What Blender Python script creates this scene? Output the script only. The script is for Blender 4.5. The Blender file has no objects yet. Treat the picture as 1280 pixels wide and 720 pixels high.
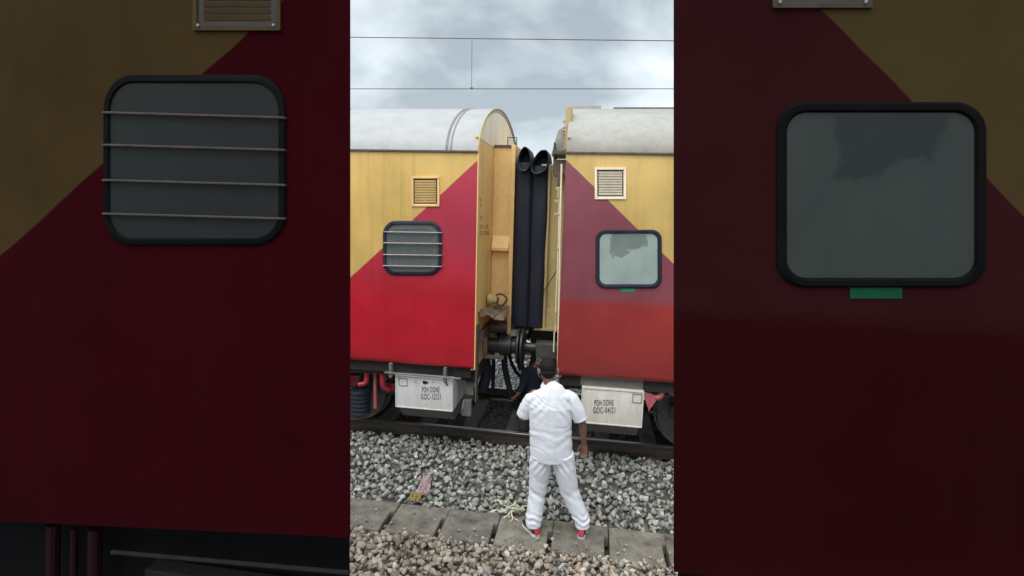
import bpy, bmesh, math, random
import numpy as np
from mathutils import Vector, Matrix, noise
random.seed(7)
RNG = np.random.default_rng(11)
scene = bpy.context.scene
COL = scene.collection
rad = math.radians

# ------------------------------------------------------------------ camera
F, YAW, PIT, ROL, HC, D = 648.757, -.145, -.152, .028, 2.981, 5.795
cy, sy = math.cos(YAW), math.sin(YAW)
fwd = Vector((sy*math.cos(PIT), cy*math.cos(PIT), math.sin(PIT)))
r0 = Vector((cy, -sy, 0)); u0 = r0.cross(fwd)
CR = math.cos(ROL)*r0 + math.sin(ROL)*u0
CU = -math.sin(ROL)*r0 + math.cos(ROL)*u0
cam = bpy.data.cameras.new('camera'); co = bpy.data.objects.new('camera', cam); COL.objects.link(co)
cam.sensor_width = 36; cam.lens = 36*F/1280; cam.clip_end = 3000; cam.clip_start = .05
m = Matrix((CR, CU, -fwd)).transposed().to_4x4(); m.translation = (0, 0, HC); co.matrix_world = m
scene.camera = co

def at(x, y, Y=None, Z=None):
    """point of the place seen at photo pixel (x, y), on the upright plane at depth Y or the level plane at height Z"""
    d = fwd + (x-640)/F*CR - (y-360)/F*CU
    t = Y/d.y if Y is not None else (Z-HC)/d.z
    return Vector((0, 0, HC)) + d*t

# ------------------------------------------------------------------ materials
def s2l(c):
    return tuple(((v/255)/12.92 if v/255 <= .04045 else ((v/255+.055)/1.055)**2.4) for v in c)

class NT:
    def __init__(s, name):
        s.m = bpy.data.materials.new(name); s.m.use_nodes = True
        s.n = s.m.node_tree.nodes; s.l = s.m.node_tree.links
        s.b = s.n['Principled BSDF']
    def new(s, t, **k):
        n = s.n.new(t)
        for a, v in k.items(): setattr(n, a, v)
        return n
    def noise(s, scale, detail=5, rough=.6, vec=None, stretch=None):
        n = s.new('ShaderNodeTexNoise'); n.inputs['Scale'].default_value = scale
        n.inputs['Detail'].default_value = detail; n.inputs['Roughness'].default_value = rough
        if vec is None:
            vec = s.coord()
        if stretch:
            mp = s.new('ShaderNodeMapping'); mp.inputs['Scale'].default_value = stretch
            s.l.new(vec, mp.inputs[0]); vec = mp.outputs[0]
        s.l.new(vec, n.inputs['Vector']); return n.outputs['Fac']
    def coord(s):
        if not hasattr(s, 'tc'): s.tc = s.new('ShaderNodeTexCoord')
        return s.tc.outputs['Object']
    def ramp(s, fac, stops):
        r = s.new('ShaderNodeValToRGB'); el = r.color_ramp.elements
        while len(el) < len(stops): el.new(.5)
        for e, (p, c) in zip(el, stops):
            e.position = p; e.color = (*c, 1) if len(c) == 3 else c
        s.l.new(fac, r.inputs[0]); return r.outputs[0]
    def mix(s, fac, a, b, mode='MIX'):
        n = s.new('ShaderNodeMix', data_type='RGBA', blend_type=mode)
        for sock, v in ((n.inputs[0], fac), (n.inputs[6], a), (n.inputs[7], b)):
            if hasattr(v, 'is_output'): s.l.new(v, sock)
            elif isinstance(v, (int, float)): sock.default_value = v
            else: sock.default_value = (*v, 1)
        return n.outputs[2]
    def math(s, op, a, b=0., c=None, clamp=False):
        n = s.new('ShaderNodeMath', operation=op, use_clamp=clamp)
        for i, v in enumerate((a, b) if c is None else (a, b, c)):
            if hasattr(v, 'is_output'): s.l.new(v, n.inputs[i])
            else: n.inputs[i].default_value = v
        return n.outputs[0]
    def bump(s, h, strength=.3, dist=.01):
        n = s.new('ShaderNodeBump'); n.inputs['Strength'].default_value = strength
        n.inputs['Distance'].default_value = dist; s.l.new(h, n.inputs['Height'])
        s.l.new(n.outputs[0], s.b.inputs['Normal'])
    def col(s, v):
        if hasattr(v, 'is_output'): s.l.new(v, s.b.inputs['Base Color'])
        else: s.b.inputs['Base Color'].default_value = (*v, 1)
    def rough(s, v):
        if hasattr(v, 'is_output'): s.l.new(v, s.b.inputs['Roughness'])
        else: s.b.inputs['Roughness'].default_value = v

def paint(name, c, dirt=(.08, .06, .045), amt=.5, rough=.5, scale=6, metal=0, bump=.12, streak=False, spec=.5):
    t = NT(name)
    n1 = t.noise(scale, 6, .65, stretch=(1, 1, .25) if streak else None)
    n2 = t.noise(scale*7, 4, .7)
    f = t.math('MULTIPLY', t.ramp(n1, [(.42, (0, 0, 0)), (.75, (1, 1, 1))]), amt)
    a = t.mix(f, c, dirt)
    v = t.ramp(n2, [(.3, (.86, .86, .86)), (.7, (1.06, 1.06, 1.06))])
    t.col(t.mix(1., a, v, 'MULTIPLY'))
    t.rough(t.math('MULTIPLY_ADD', n2, .25, rough-.12))
    t.b.inputs['Metallic'].default_value = metal
    t.b.inputs['Specular IOR Level'].default_value = spec
    t.bump(n2, bump, .004)
    return t.m

def livery(name, L, line, upper, lower, band=None, band_z=0., band_k=30., rough=.45, dirt=(.05, .03, .025), dirt_amt=.5, spec=.35, zb=1.08, specks=.3):
    """two-colour paint: the edge runs through two points (X, Z) of the body side; L is the origin of the thing"""
    t = NT(name)
    sep = t.new('ShaderNodeSeparateXYZ'); t.l.new(t.coord(), sep.inputs[0])
    X = t.math('ADD', sep.outputs[0], L.x); Z = t.math('ADD', sep.outputs[2], L.z)
    (x1, z1), (x2, z2) = line
    nx, nz = -(z2-z1), (x2-x1)
    if nz < 0: nx, nz = -nx, -nz
    ln = math.hypot(nx, nz); nx /= ln; nz /= ln
    d = t.math('ADD', t.math('MULTIPLY', X, nx), t.math('MULTIPLY', Z, nz))
    d = t.math('SUBTRACT', d, nx*x1+nz*z1)
    wob = t.math('MULTIPLY_ADD', t.noise(2.5, 2), .02, -.01)
    d = t.math('ADD', d, wob)
    side = t.math('MULTIPLY_ADD', d, 250, .5, clamp=True)
    low = lower
    if band:
        bz = t.math('ADD', Z, t.math('MULTIPLY_ADD', t.noise(1.2, 3), .05, -.025))
        bf = t.math('MULTIPLY_ADD', t.math('SUBTRACT', band_z, bz), band_k, .5, clamp=True)
        low = t.mix(bf, lower, band)
    c = t.mix(side, low, upper)
    # sun-bleached cloudy patches, rain streaks, grime thrown up from the track
    big = t.ramp(t.noise(1.3, 5, .6), [(.3, (.80, .80, .80)), (.72, (1.16, 1.16, 1.16))])
    c = t.mix(1., c, big, 'MULTIPLY')
    st = t.ramp(t.noise(5, 5, .7, stretch=(2.2, 1, .12)), [(.5, (0, 0, 0)), (.82, (1, 1, 1))])
    c = t.mix(t.math('MULTIPLY', st, dirt_amt*.55), c, dirt)
    gr = t.math('MULTIPLY_ADD', t.math('SUBTRACT', zb+.28, Z), 2.2, 0, clamp=True)
    gr = t.math('MULTIPLY', gr, t.ramp(t.noise(4, 6, .7), [(.3, (.25, .25, .25)), (.7, (1, 1, 1))]))
    c = t.mix(t.math('MULTIPLY', gr, dirt_amt), c, dirt)
    sp = t.ramp(t.noise(38, 3, .5), [(.74, (0, 0, 0)), (.79, (1, 1, 1))])
    c = t.mix(t.math('MULTIPLY', sp, specks), c, (.30, .24, .2))
    t.col(c)
    t.rough(t.math('MULTIPLY_ADD', t.noise(3, 5), .25, rough-.1))
    t.b.inputs['Specular IOR Level'].default_value = spec
    h = t.math('ADD', t.noise(1.6, 3, .5), t.math('MULTIPLY', t.noise(50, 3), .04))
    t.bump(h, .3, .03)
    return t.m

M = {}
def roof_old():
    t = NT('weathered_roof_paint')
    sep = t.new('ShaderNodeSeparateXYZ'); t.l.new(t.coord(), sep.inputs[0])
    n = t.noise(1.3, 6, .6, stretch=(.7, 1, 1)); n2 = t.noise(11, 5, .7)
    c = t.ramp(n, [(.3, (.265, .25, .222)), (.7, (.355, .34, .31))])
    # soot and rust that has gathered along the gutter
    f = t.math('MULTIPLY_ADD', t.math('SUBTRACT', 3.86, t.math('ADD', sep.outputs[2], t.math('MULTIPLY_ADD', n, .5, -.25))), 3.5, 0, clamp=True)
    c = t.mix(t.math('MULTIPLY', f, .6), c, (.15, .115, .085))
    c = t.mix(1., c, t.ramp(n2, [(.3, (.85, .85, .85)), (.7, (1.08, 1.08, 1.08))]), 'MULTIPLY')
    t.col(c); t.rough(.65); t.bump(n2, .1, .004); return t.m
M['yellow'] = paint('yellow_paint', (.86, .55, .215), (.32, .20, .09), .4, .55, 3, streak=True)
M['yellow_faded'] = paint('faded_yellow_paint', (.50, .38, .17), (.16, .12, .07), .5, .6, 4, streak=True)
M['cream'] = paint('cream_paint', (.88, .75, .56), (.45, .34, .24), .35, .6, 4, streak=True)
M['roof_grey'] = paint('roof_grey_paint', (.34, .335, .335), (.25, .235, .22), .5, .55, .7, bump=.05)
M['roof_old'] = roof_old()
M['black_rubber'] = paint('black_rubber', (.013, .016, .030), (.04, .042, .05), .45, .6, 7, streak=True, spec=.3)
M['black_steel'] = paint('black_steel', (.018, .017, .017), (.05, .04, .03), .6, .45, 9, metal=0, spec=.5)
M['worn_steel'] = paint('worn_steel', (.11, .105, .10), (.03, .025, .02), .6, .42, 14, metal=.5)
M['dark_under'] = paint('underframe_grime', (.022, .02, .018), (.045, .035, .028), .6, .75, 5)
M['grey_steel'] = paint('grey_steel', (.17, .165, .155), (.06, .05, .04), .6, .5, 8)
M['brown_steel'] = paint('rusty_brown_steel', (.11, .075, .048), (.04, .028, .02), .8, .7, 12)
M['red_pipe'] = paint('red_pipe_paint', (.36, .02, .03), (.05, .02, .02), .6, .4, 10)
M['faded_red'] = paint('faded_red_pipe_paint', (.42, .10, .11), (.12, .05, .04), .5, .45, 9)
M['white_box'] = paint('white_box_paint', (.62, .61, .60), (.22, .19, .16), .35, .5, 6, streak=True)
M['cream_box'] = paint('cream_box_paint', (.66, .62, .55), (.25, .20, .15), .4, .5, 5, streak=True)
M['box_under'] = paint('box_underside', (.12, .11, .10), (.05, .04, .03), .5, .7, 8)
M['stencil'] = paint('stencil_black', (.02, .02, .022), (.2, .2, .19), .35, .8, 60)
M['stencil_faint'] = paint('stencil_worn', (.20, .12, .055), (.42, .28, .10), .7, .8, 60)
M['line_dark'] = paint('dark_gap', (.02, .017, .015), (.05, .04, .03), .3, .9, 10)
M['glass_dark'] = paint('dark_frosted_glass', (.10, .115, .115), (.14, .15, .145), .6, .3, 3, bump=.02)
M['white_rag'] = paint('white_scrap', (.75, .74, .70), (.5, .45, .4), .3, .9, 10)
M['green'] = paint('green_label', (.02, .26, .13), (.05, .1, .06), .4, .5, 20)
M['shoe_white'] = paint('shoe_white', (.7, .7, .7), (.3, .3, .3), .3, .6, 20)
M['shoe_black'] = paint('shoe_black', (.02, .02, .022), (.05, .05, .05), .3, .6, 20)
M['shoe_red'] = paint('shoe_red', (.50, .03, .045), (.05, .02, .02), .6, .6, 20)
M['pink'] = paint('pink_paper', (.70, .56, .55), (.6, .30, .33), .5, .8, 20)
M['yellow_litter'] = paint('yellow_wrapper', (.55, .42, .16), (.35, .24, .10), .4, .6, 30)
M['pale_litter'] = paint('pale_straw_litter', (.72, .69, .50), (.45, .42, .26), .4, .8, 30)
M['navy'] = paint('navy_cloth', (.012, .016, .03), (.02, .022, .03), .3, .9, 20)
M['grey_cloth'] = paint('grey_trouser_cloth', (.045, .05, .06), (.03, .03, .035), .4, .9, 20)
M['mask'] = paint('pale_mask_cloth', (.45, .48, .5), (.4, .4, .4), .2, .9, 30)
M['eye'] = paint('eye_white', (.6, .58, .55), (.5, .4, .4), .1, .3, 30)
M['wire'] = paint('copper_wire', (.06, .065, .07), (.04, .04, .04), .3, .5, 30)

def glass_peel():
    t = NT('frosted_glass_with_peeled_film')
    n = t.noise(9, 5, .6)
    sep = t.new('ShaderNodeSeparateXYZ'); t.l.new(t.coord(), sep.inputs[0])
    return t, n, sep
def peel_material(name, cx, cz, hx, hz, pale, dark):
    """pale frosted pane; an irregular darker patch hangs from the top of the pane"""
    t, n, sep = glass_peel()
    dx = t.math('ABSOLUTE', t.math('SUBTRACT', sep.outputs[0], cx))
    w = t.math('MULTIPLY_ADD', t.math('SUBTRACT', hx, t.math('ADD', dx, t.math('MULTIPLY_ADD', n, .14, -.07))), 55, .5, clamp=True)
    # ragged lower edge, lower on the right-hand side
    e = t.math('ADD', t.math('MULTIPLY', t.math('SUBTRACT', sep.outputs[0], cx), -.25), t.math('MULTIPLY_ADD', n, hz*3.4, -hz*1.7))
    z = t.math('SUBTRACT', t.math('ADD', sep.outputs[2], e), cz-hz)
    v = t.math('MULTIPLY_ADD', z, 60, .5, clamp=True)
    tp = t.math('MULTIPLY_ADD', t.math('SUBTRACT', cz+hz*1.3, sep.outputs[2]), 120, .5, clamp=True)
    f = t.math('MULTIPLY', t.math('MULTIPLY', w, v), tp)
    c = t.mix(f, pale, dark)
    c = t.mix(1., c, t.ramp(t.noise(4, 4), [(.3, (.85, .85, .85)), (.7, (1.08, 1.08, 1.08))]), 'MULTIPLY')
    t.col(c); t.rough(.32); t.b.inputs['Specular IOR Level'].default_value = .35
    return t.m

def skin_mat():
    t = NT('brown_skin')
    t.col(t.ramp(t.noise(14, 4), [(.3, (.15, .075, .05)), (.7, (.215, .115, .075))]))
    t.rough(.5); t.b.inputs['Subsurface Weight'].default_value = .08
    t.b.inputs['Subsurface Radius'].default_value = (.02, .008, .004)
    t.bump(t.noise(120, 3), .15, .002); return t.m
M['skin'] = skin_mat()
def hair_mat():
    t = NT('black_hair')
    t.col(t.ramp(t.noise(90, 4, .7, stretch=(1, 1, .2)), [(.35, (.006, .005, .005)), (.7, (.02, .016, .015))])); t.b.inputs['Specular IOR Level'].default_value = .15
    t.rough(.6); t.bump(t.noise(160, 4, .8), .9, .006); return t.m
M['hair'] = hair_mat()
def cloth_white():
    t = NT('white_cotton')
    n = t.noise(9, 5, .6)
    t.col(t.ramp(n, [(.3, (.64, .655, .70)), (.7, (.71, .72, .76))])); t.rough(.85)
    t.b.inputs['Sheen Weight'].default_value = .15
    t.bump(t.math('ADD', t.noise(16, 4, .6, stretch=(1, 1, .7)), t.math('MULTIPLY', t.noise(350, 2), .05)), .35, .02)
    return t.m
M['white_cloth'] = cloth_white()
def stone_mat(name):
    t = NT(name)
    a = t.new('ShaderNodeAttribute', attribute_name='stone_colour')
    n = t.noise(55, 5, .7)
    c = t.mix(1., a.outputs['Color'], t.ramp(n, [(.25, (.72, .72, .72)), (.75, (1.22, 1.22, 1.22))]), 'MULTIPLY')
    t.col(c); t.rough(.85); t.b.inputs['Specular IOR Level'].default_value = .3
    t.bump(n, .5, .006); return t.m
M['stone'] = stone_mat('ballast_stone')
def concrete(name, c, dark, scale=5):
    t = NT(name)
    oi = t.new('ShaderNodeObjectInfo')
    mp = t.new('ShaderNodeVectorMath', operation='ADD')
    t.l.new(t.coord(), mp.inputs[0]); t.l.new(oi.outputs['Location'], mp.inputs[1])
    v = mp.outputs[0]
    n = t.noise(scale, 7, .7, vec=v); n2 = t.noise(60, 5, .7, vec=v)
    c1 = t.ramp(n, [(.3, dark), (.62, c), (.8, tuple(min(1, x*1.25) for x in c))])
    c1 = t.mix(1., c1, t.ramp(n2, [(.3, (.8, .8, .8)), (.7, (1.15, 1.15, 1.15))]), 'MULTIPLY')
    pt = t.ramp(n2, [(.30, (1, 1, 1)), (.36, (0, 0, 0))])
    c1 = t.mix(t.math('MULTIPLY', pt, .5), c1, (.05, .045, .04))
    k = t.math('MULTIPLY_ADD', oi.outputs['Random'], .3, .85)
    kk = t.new('ShaderNodeCombineColor')
    for i in range(3): t.l.new(k, kk.inputs[i])
    t.col(t.mix(1., c1, kk.outputs[0], 'MULTIPLY')); t.rough(.88)
    t.bump(t.math('ADD', n2, n), .5, .008); return t.m
M['slab'] = concrete('walkway_concrete', (.26, .235, .195), (.085, .073, .057), 4.5)
M['sleeper'] = concrete('sleeper_concrete', (.15, .14, .125), (.07, .06, .05))
def ground_mat():
    t = NT('crushed_stone_ground')
    vo = t.new('ShaderNodeTexVoronoi'); vo.inputs['Scale'].default_value = 19
    t.l.new(t.coord(), vo.inputs['Vector'])
    g = t.ramp(vo.outputs['Color'], [(.2, (.05, .048, .042)), (.8, (.15, .143, .13))])
    t.col(t.mix(t.noise(1.2, 4), g, (.07, .055, .042))); t.rough(.95)
    t.bump(vo.outputs['Distance'], .8, .03); return t.m
M['ground'] = ground_mat()
def rail_side():
    t = NT('rusty_rail_steel')
    n = t.noise(18, 5, .7)
    t.col(t.ramp(n, [(.3, (.016, .012, .010)), (.7, (.055, .036, .025))])); t.rough(.7); t.bump(n, .3, .004); return t.m
M['rail'] = rail_side()
def rail_top():
    t = NT('polished_rail_head')
    n = t.noise(30, 4, .6, stretch=(.2, 1, 1))
    t.col(t.ramp(n, [(.3, (.25, .24, .23)), (.7, (.5, .49, .48))])); t.rough(.32); t.b.inputs['Metallic'].default_value = .9; return t.m
M['rail_top'] = rail_top()

# ------------------------------------------------------------------ scene graph helpers
def tag(o, label=None, cat=None, group=None, kind=None):
    for k, v in (('label', label), ('category', cat), ('group', group), ('kind', kind)):
        if v: o[k] = v
    return o
def thing(name, loc, label, cat, group=None):
    o = bpy.data.objects.new(name, None); COL.objects.link(o); o.location = loc
    o.empty_display_size = .2
    return tag(o, label, cat, group)
def root_loc(o):
    v = Vector((0, 0, 0))
    while o is not None: v = v + o.location; o = o.parent
    return v
def link(name, me, mat, parent=None, smooth=False, auto=None, loc=None):
    """links a mesh given in world coordinates as ONE object; its vertices are moved into the space of its thing"""
    base = root_loc(parent) if parent else (Vector(loc) if loc else Vector((0, 0, 0)))
    me.transform(Matrix.Translation(-base))
    for mt in (mat if isinstance(mat, (list, tuple)) else [mat]): me.materials.append(mt)
    if smooth or auto:
        for p in me.polygons: p.use_smooth = True
    if auto:
        me.set_sharp_from_angle(angle=rad(auto))
    o = bpy.data.objects.new(name, me); COL.objects.link(o)
    if parent: o.parent = parent
    else: o.location = base
    return o

class MB:
    def __init__(s): s.bm = bmesh.new()
    def box(s, a, b, bevel=0., rot=None, mi=0):
        a, b = Vector(a), Vector(b); c = (a+b)/2; d = b-a
        t = bmesh.new(); bmesh.ops.create_cube(t, size=1)
        for v in t.verts: v.co = Vector((v.co.x*d.x, v.co.y*d.y, v.co.z*d.z))
        if bevel: bmesh.ops.bevel(t, geom=t.edges[:], offset=bevel, segments=2, affect='EDGES', profile=.6)
        M4 = Matrix.Translation(c)
        if rot: M4 = M4 @ rot.to_4x4()
        return s._add(t, M4, mi)
    def _add(s, t, M4, mi=0):
        for f in t.faces: f.material_index = mi
        t.transform(M4); me = bpy.data.meshes.new('t'); t.to_mesh(me); t.free()
        s.bm.from_mesh(me); bpy.data.meshes.remove(me); return s
    def lathe(s, p, axis, prof, n=32, mi=0):
        """prof: (distance along axis, radius) list, from p; closed at both ends"""
        t = bmesh.new(); rings = []
        for d_, r_ in prof:
            rings.append([t.verts.new((r_*math.cos(2*math.pi*i/n), r_*math.sin(2*math.pi*i/n), d_)) for i in range(n)])
        for a, b in zip(rings, rings[1:]):
            for i in range(n): t.faces.new((a[i], a[(i+1) % n], b[(i+1) % n], b[i]))
        t.faces.new(rings[0][::-1]); t.faces.new(rings[-1])
        q = Vector(axis).normalized().to_track_quat('Z', 'Y')
        return s._add(t, Matrix.Translation(Vector(p)) @ q.to_matrix().to_4x4(), mi)
    def tube(s, pts, r, n=10, mi=0, closed_r=None):
        pts = [Vector(p) for p in pts]; t = bmesh.new(); rings = []
        up = None
        for i, p in enumerate(pts):
            d_ = (pts[min(i+1, len(pts)-1)]-pts[max(i-1, 0)]).normalized()
            if up is None: up = d_.orthogonal().normalized()
            up = (up-d_*up.dot(d_)).normalized(); sd = d_.cross(up)
            rr = r[i] if isinstance(r, (list, tuple)) else r
            rings.append([t.verts.new(p+rr*(math.cos(2*math.pi*k/n)*up+math.sin(2*math.pi*k/n)*sd)) for k in range(n)])
        for a, b in zip(rings, rings[1:]):
            for k in range(n): t.faces.new((a[k], a[(k+1) % n], b[(k+1) % n], b[k]))
        t.faces.new(rings[0][::-1]); t.faces.new(rings[-1])
        return s._add(t, Matrix.Identity(4), mi)
    def prism(s, poly, vec, mi=0):
        t = bmesh.new(); a = [t.verts.new(p) for p in poly]; b = [t.verts.new(Vector(p)+Vector(vec)) for p in poly]
        n = len(a); t.faces.new(a[::-1]); t.faces.new(b)
        for i in range(n): t.faces.new((a[i], a[(i+1) % n], b[(i+1) % n], b[i]))
        bmesh.ops.recalc_face_normals(t, faces=t.faces[:])
        return s._add(t, Matrix.Identity(4), mi)
    def bands(s, rings, closed=True, mi=0, cap=False):
        t = bmesh.new(); R_ = [[t.verts.new(p) for p in r] for r in rings]; n = len(R_[0])
        for a, b in zip(R_, R_[1:]):
            for i in range(n if closed else n-1): t.faces.new((a[i], a[(i+1) % n], b[(i+1) % n], b[i]))
        if cap: t.faces.new(R_[0][::-1]); t.faces.new(R_[-1])
        return s._add(t, Matrix.Identity(4), mi)
    def build(s, name, mat, parent=None, **k):
        me = bpy.data.meshes.new(name); bmesh.ops.recalc_face_normals(s.bm, faces=s.bm.faces[:])
        s.bm.to_mesh(me); s.bm.free(); return link(name, me, mat, parent, **k)

def curve_pts(pts, n=8):
    """Catmull-Rom through pts"""
    P = [Vector(p) for p in pts]; P = [P[0]*2-P[1]]+P+[P[-1]*2-P[-2]]; out = []
    for i in range(1, len(P)-2):
        for k in range(n):
            t = k/n; a, b, c, d_ = P[i-1:i+3]
            out.append(.5*((2*b)+(c-a)*t+(2*a-5*b+4*c-d_)*t*t+(3*b-3*c+d_-a)*t**3))
    out.append(P[-2]); return out

# rounded rectangle in unit space, bilinear map on four corners of a wall
def rrect(inset, rx, ry, n=6):
    out = []
    x0, x1, y0, y1 = inset[0], 1-inset[0], inset[1], 1-inset[1]
    for (cx, cy_, a0) in ((x1-rx, y0+ry, -90), (x1-rx, y1-ry, 0), (x0+rx, y1-ry, 90), (x0+rx, y0+ry, 180)):
        for k in range(n+1):
            a = rad(a0+90*k/n); out.append((cx+rx*math.cos(a), cy_+ry*math.sin(a)))
    return out
class Quad:
    """box = (x0,y0,x1,y1) of the photo on the upright plane at depth Y"""
    def __init__(s, box, Y):
        x0, y0, x1, y1 = box; s.c = [at(x0, y1, Y), at(x1, y1, Y), at(x1, y0, Y), at(x0, y0, Y)]
        s.w = (s.c[1]-s.c[0]).length; s.h = (s.c[3]-s.c[0]).length
    def p(s, u, v, dy=0.):
        a = s.c[0].lerp(s.c[1], u); b = s.c[3].lerp(s.c[2], u); q = a.lerp(b, v); return Vector((q.x, q.y+dy, q.z))
    def loop(s, ins, r, dy, n=6):
        return [s.p(u, v, dy) for u, v in rrect((ins/s.w, ins/s.h), r/s.w, r/s.h, n)]

def ring_part(q, steps):
    mb = MB(); L_ = []
    for k, (i, r, dy) in enumerate(steps):
        lp = q.loop(i, r, dy, 8)
        if 1 < k < len(steps)-1:
            lp = [p+Vector((noise.noise(p*9), 0, noise.noise(p*9+Vector((5, 5, 5)))))*q.w*.006 for p in lp]
        L_.append(lp)
    mb.bands(L_); return mb
def pane(q, ins, r, dy):
    mb = MB(); t = bmesh.new(); t.faces.new([t.verts.new(p) for p in q.loop(ins, r, dy)]); mb._add(t, Matrix.Identity(4)); 
    return mb

def louvre_vent(q, root, mat, slat_mat, n=9, name='vent', th=.02, k=1.):
    fr = ring_part(q, [(0, .004, 0), (0, .004, -th*.7), (.022*k, .004, -th*.7), (.028*k, .003, -.003)])
    v = fr.build('vent', mat, root)
    mb = pane(q, .026*k, .003, -.0025); mb.build('backing', M['line_dark'], v)
    mb = MB()
    for i in range(n):
        v0 = .13+.76*i/n
        a = [q.p(.12, v0, -.004), q.p(.88, v0, -.004), q.p(.88, v0+.048, -th*.5), q.p(.12, v0+.048, -th*.5)]
        mb.prism(a, (0, -.001, .006*k))
    mb.build('louvres', slat_mat, v)
    for u in (.07, .93):
        for w_ in (.06, .94): mb = MB(); mb.lathe(q.p(u, w_, -th*.7-.001), (0, -1, 0), [(0, .005), (.002, .005), (.004, .002)], 8); mb.build('screw', M['grey_steel'], v)
    return v

def lettering(text, q, root, mat, name='lettering', dy=-.004, rx=0):
    """text fitted into the quad q"""
    cu = bpy.data.curves.new('t', 'FONT'); cu.body = text; cu.offset = .014; cu.space_character = 1.18
    o = bpy.data.objects.new('t', cu); COL.objects.link(o); bpy.context.view_layer.update()
    me = bpy.data.meshes.new_from_object(o.evaluated_get(bpy.context.evaluated_depsgraph_get()))
    bpy.data.objects.remove(o); bpy.data.curves.remove(cu)
    xs = [v.co.x for v in me.vertices]; ys = [v.co.y for v in me.vertices]
    x0, x1, y0, y1 = min(xs), max(xs), min(ys), max(ys)
    for v in me.vertices: v.co = q.p((v.co.x-x0)/(x1-x0), (v.co.y-y0)/(y1-y0), dy)
    return link(name, me, mat, root)
class Quad3(Quad):
    def __init__(s, c): s.c = [Vector(v) for v in c]; s.w = (s.c[1]-s.c[0]).length; s.h = (s.c[3]-s.c[0]).length

# ------------------------------------------------------------------ ground
WALK0, WALK1, ZW = 4.82, 5.37, -.454
RAIL_N, RAIL_F = 6.575, 8.245
prof = [(-400, -1.2), (-60, -.9), (-8, -.55), (0, -.5), (3.6, -.49), (4.6, -.485), (4.76, -.50), (4.8, -.62), (5.37, -.62), (5.40, -.52), (5.7, -.41), (6.03, -.215), (6.2, -.185),
        (6.48, -.19), (6.56, -.22), (7.4, -.235), (8.3, -.225), (8.9, -.26), (9.6, -.33), (10.4, -.27), (12.6, -.25), (14, -.5), (20, -.8), (80, -1), (900, -1.2)]
PY = np.array([p[0] for p in prof]); PZ = np.array([p[1] for p in prof])
def gz(Y): return np.interp(Y, PY, PZ)
def ground():
    ys = sorted(set([p[0] for p in prof]+list(np.arange(3.6, 13, .12)))); xs = [-900, -200, -60, -20]+list(np.arange(-10, 10.1, .25))+[20, 60, 200, 900]
    vs = []; fs = []
    for y in ys:
        for x in xs:
            z = float(gz(y))
            if abs(x) < 15 and 3.6 < y < 13: z += .012*noise.noise((x*1.7, y*1.7, 0))
            vs.append((x, y, z))
    n = len(xs)
    for j in range(len(ys)-1):
        for i in range(n-1): fs.append((j*n+i, j*n+i+1, (j+1)*n+i+1, (j+1)*n+i))
    me = bpy.data.meshes.new('ground'); me.from_pydata(vs, [], fs)
    o = link('ground', me, M['ground'], smooth=True); tag(o, kind='structure', label='stony ground under the railway tracks')
ground()

def stone_bases(n=14):
    out = []
    for k in range(n):
        b = bmesh.new(); rr = random.Random(k*3+1)
        for i in range(13):
            v = Vector((rr.gauss(0, 1), rr.gauss(0, 1), rr.gauss(0, 1))).normalized()*rr.uniform(.75, 1.05)
            b.verts.new((v.x, v.y*rr.uniform(.75, 1), v.z*.8))
        r_ = bmesh.ops.convex_hull(b, input=b.verts[:])
        bmesh.ops.delete(b, geom=[g for g in r_['geom_interior'] if isinstance(g, bmesh.types.BMVert)], context='VERTS')
        bmesh.ops.bevel(b, geom=b.edges[:], offset=.07, segments=1, affect='EDGES')
        bmesh.ops.triangulate(b, faces=b.faces[:]); b.verts.ensure_lookup_table(); b.verts.index_update()
        V = np.array([v.co[:] for v in b.verts], np.float32); T = np.array([[v.index for v in f.verts] for f in b.faces], np.int32)
        out.append((V, T)); b.free()
    return out
BASES = stone_bases()
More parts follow.
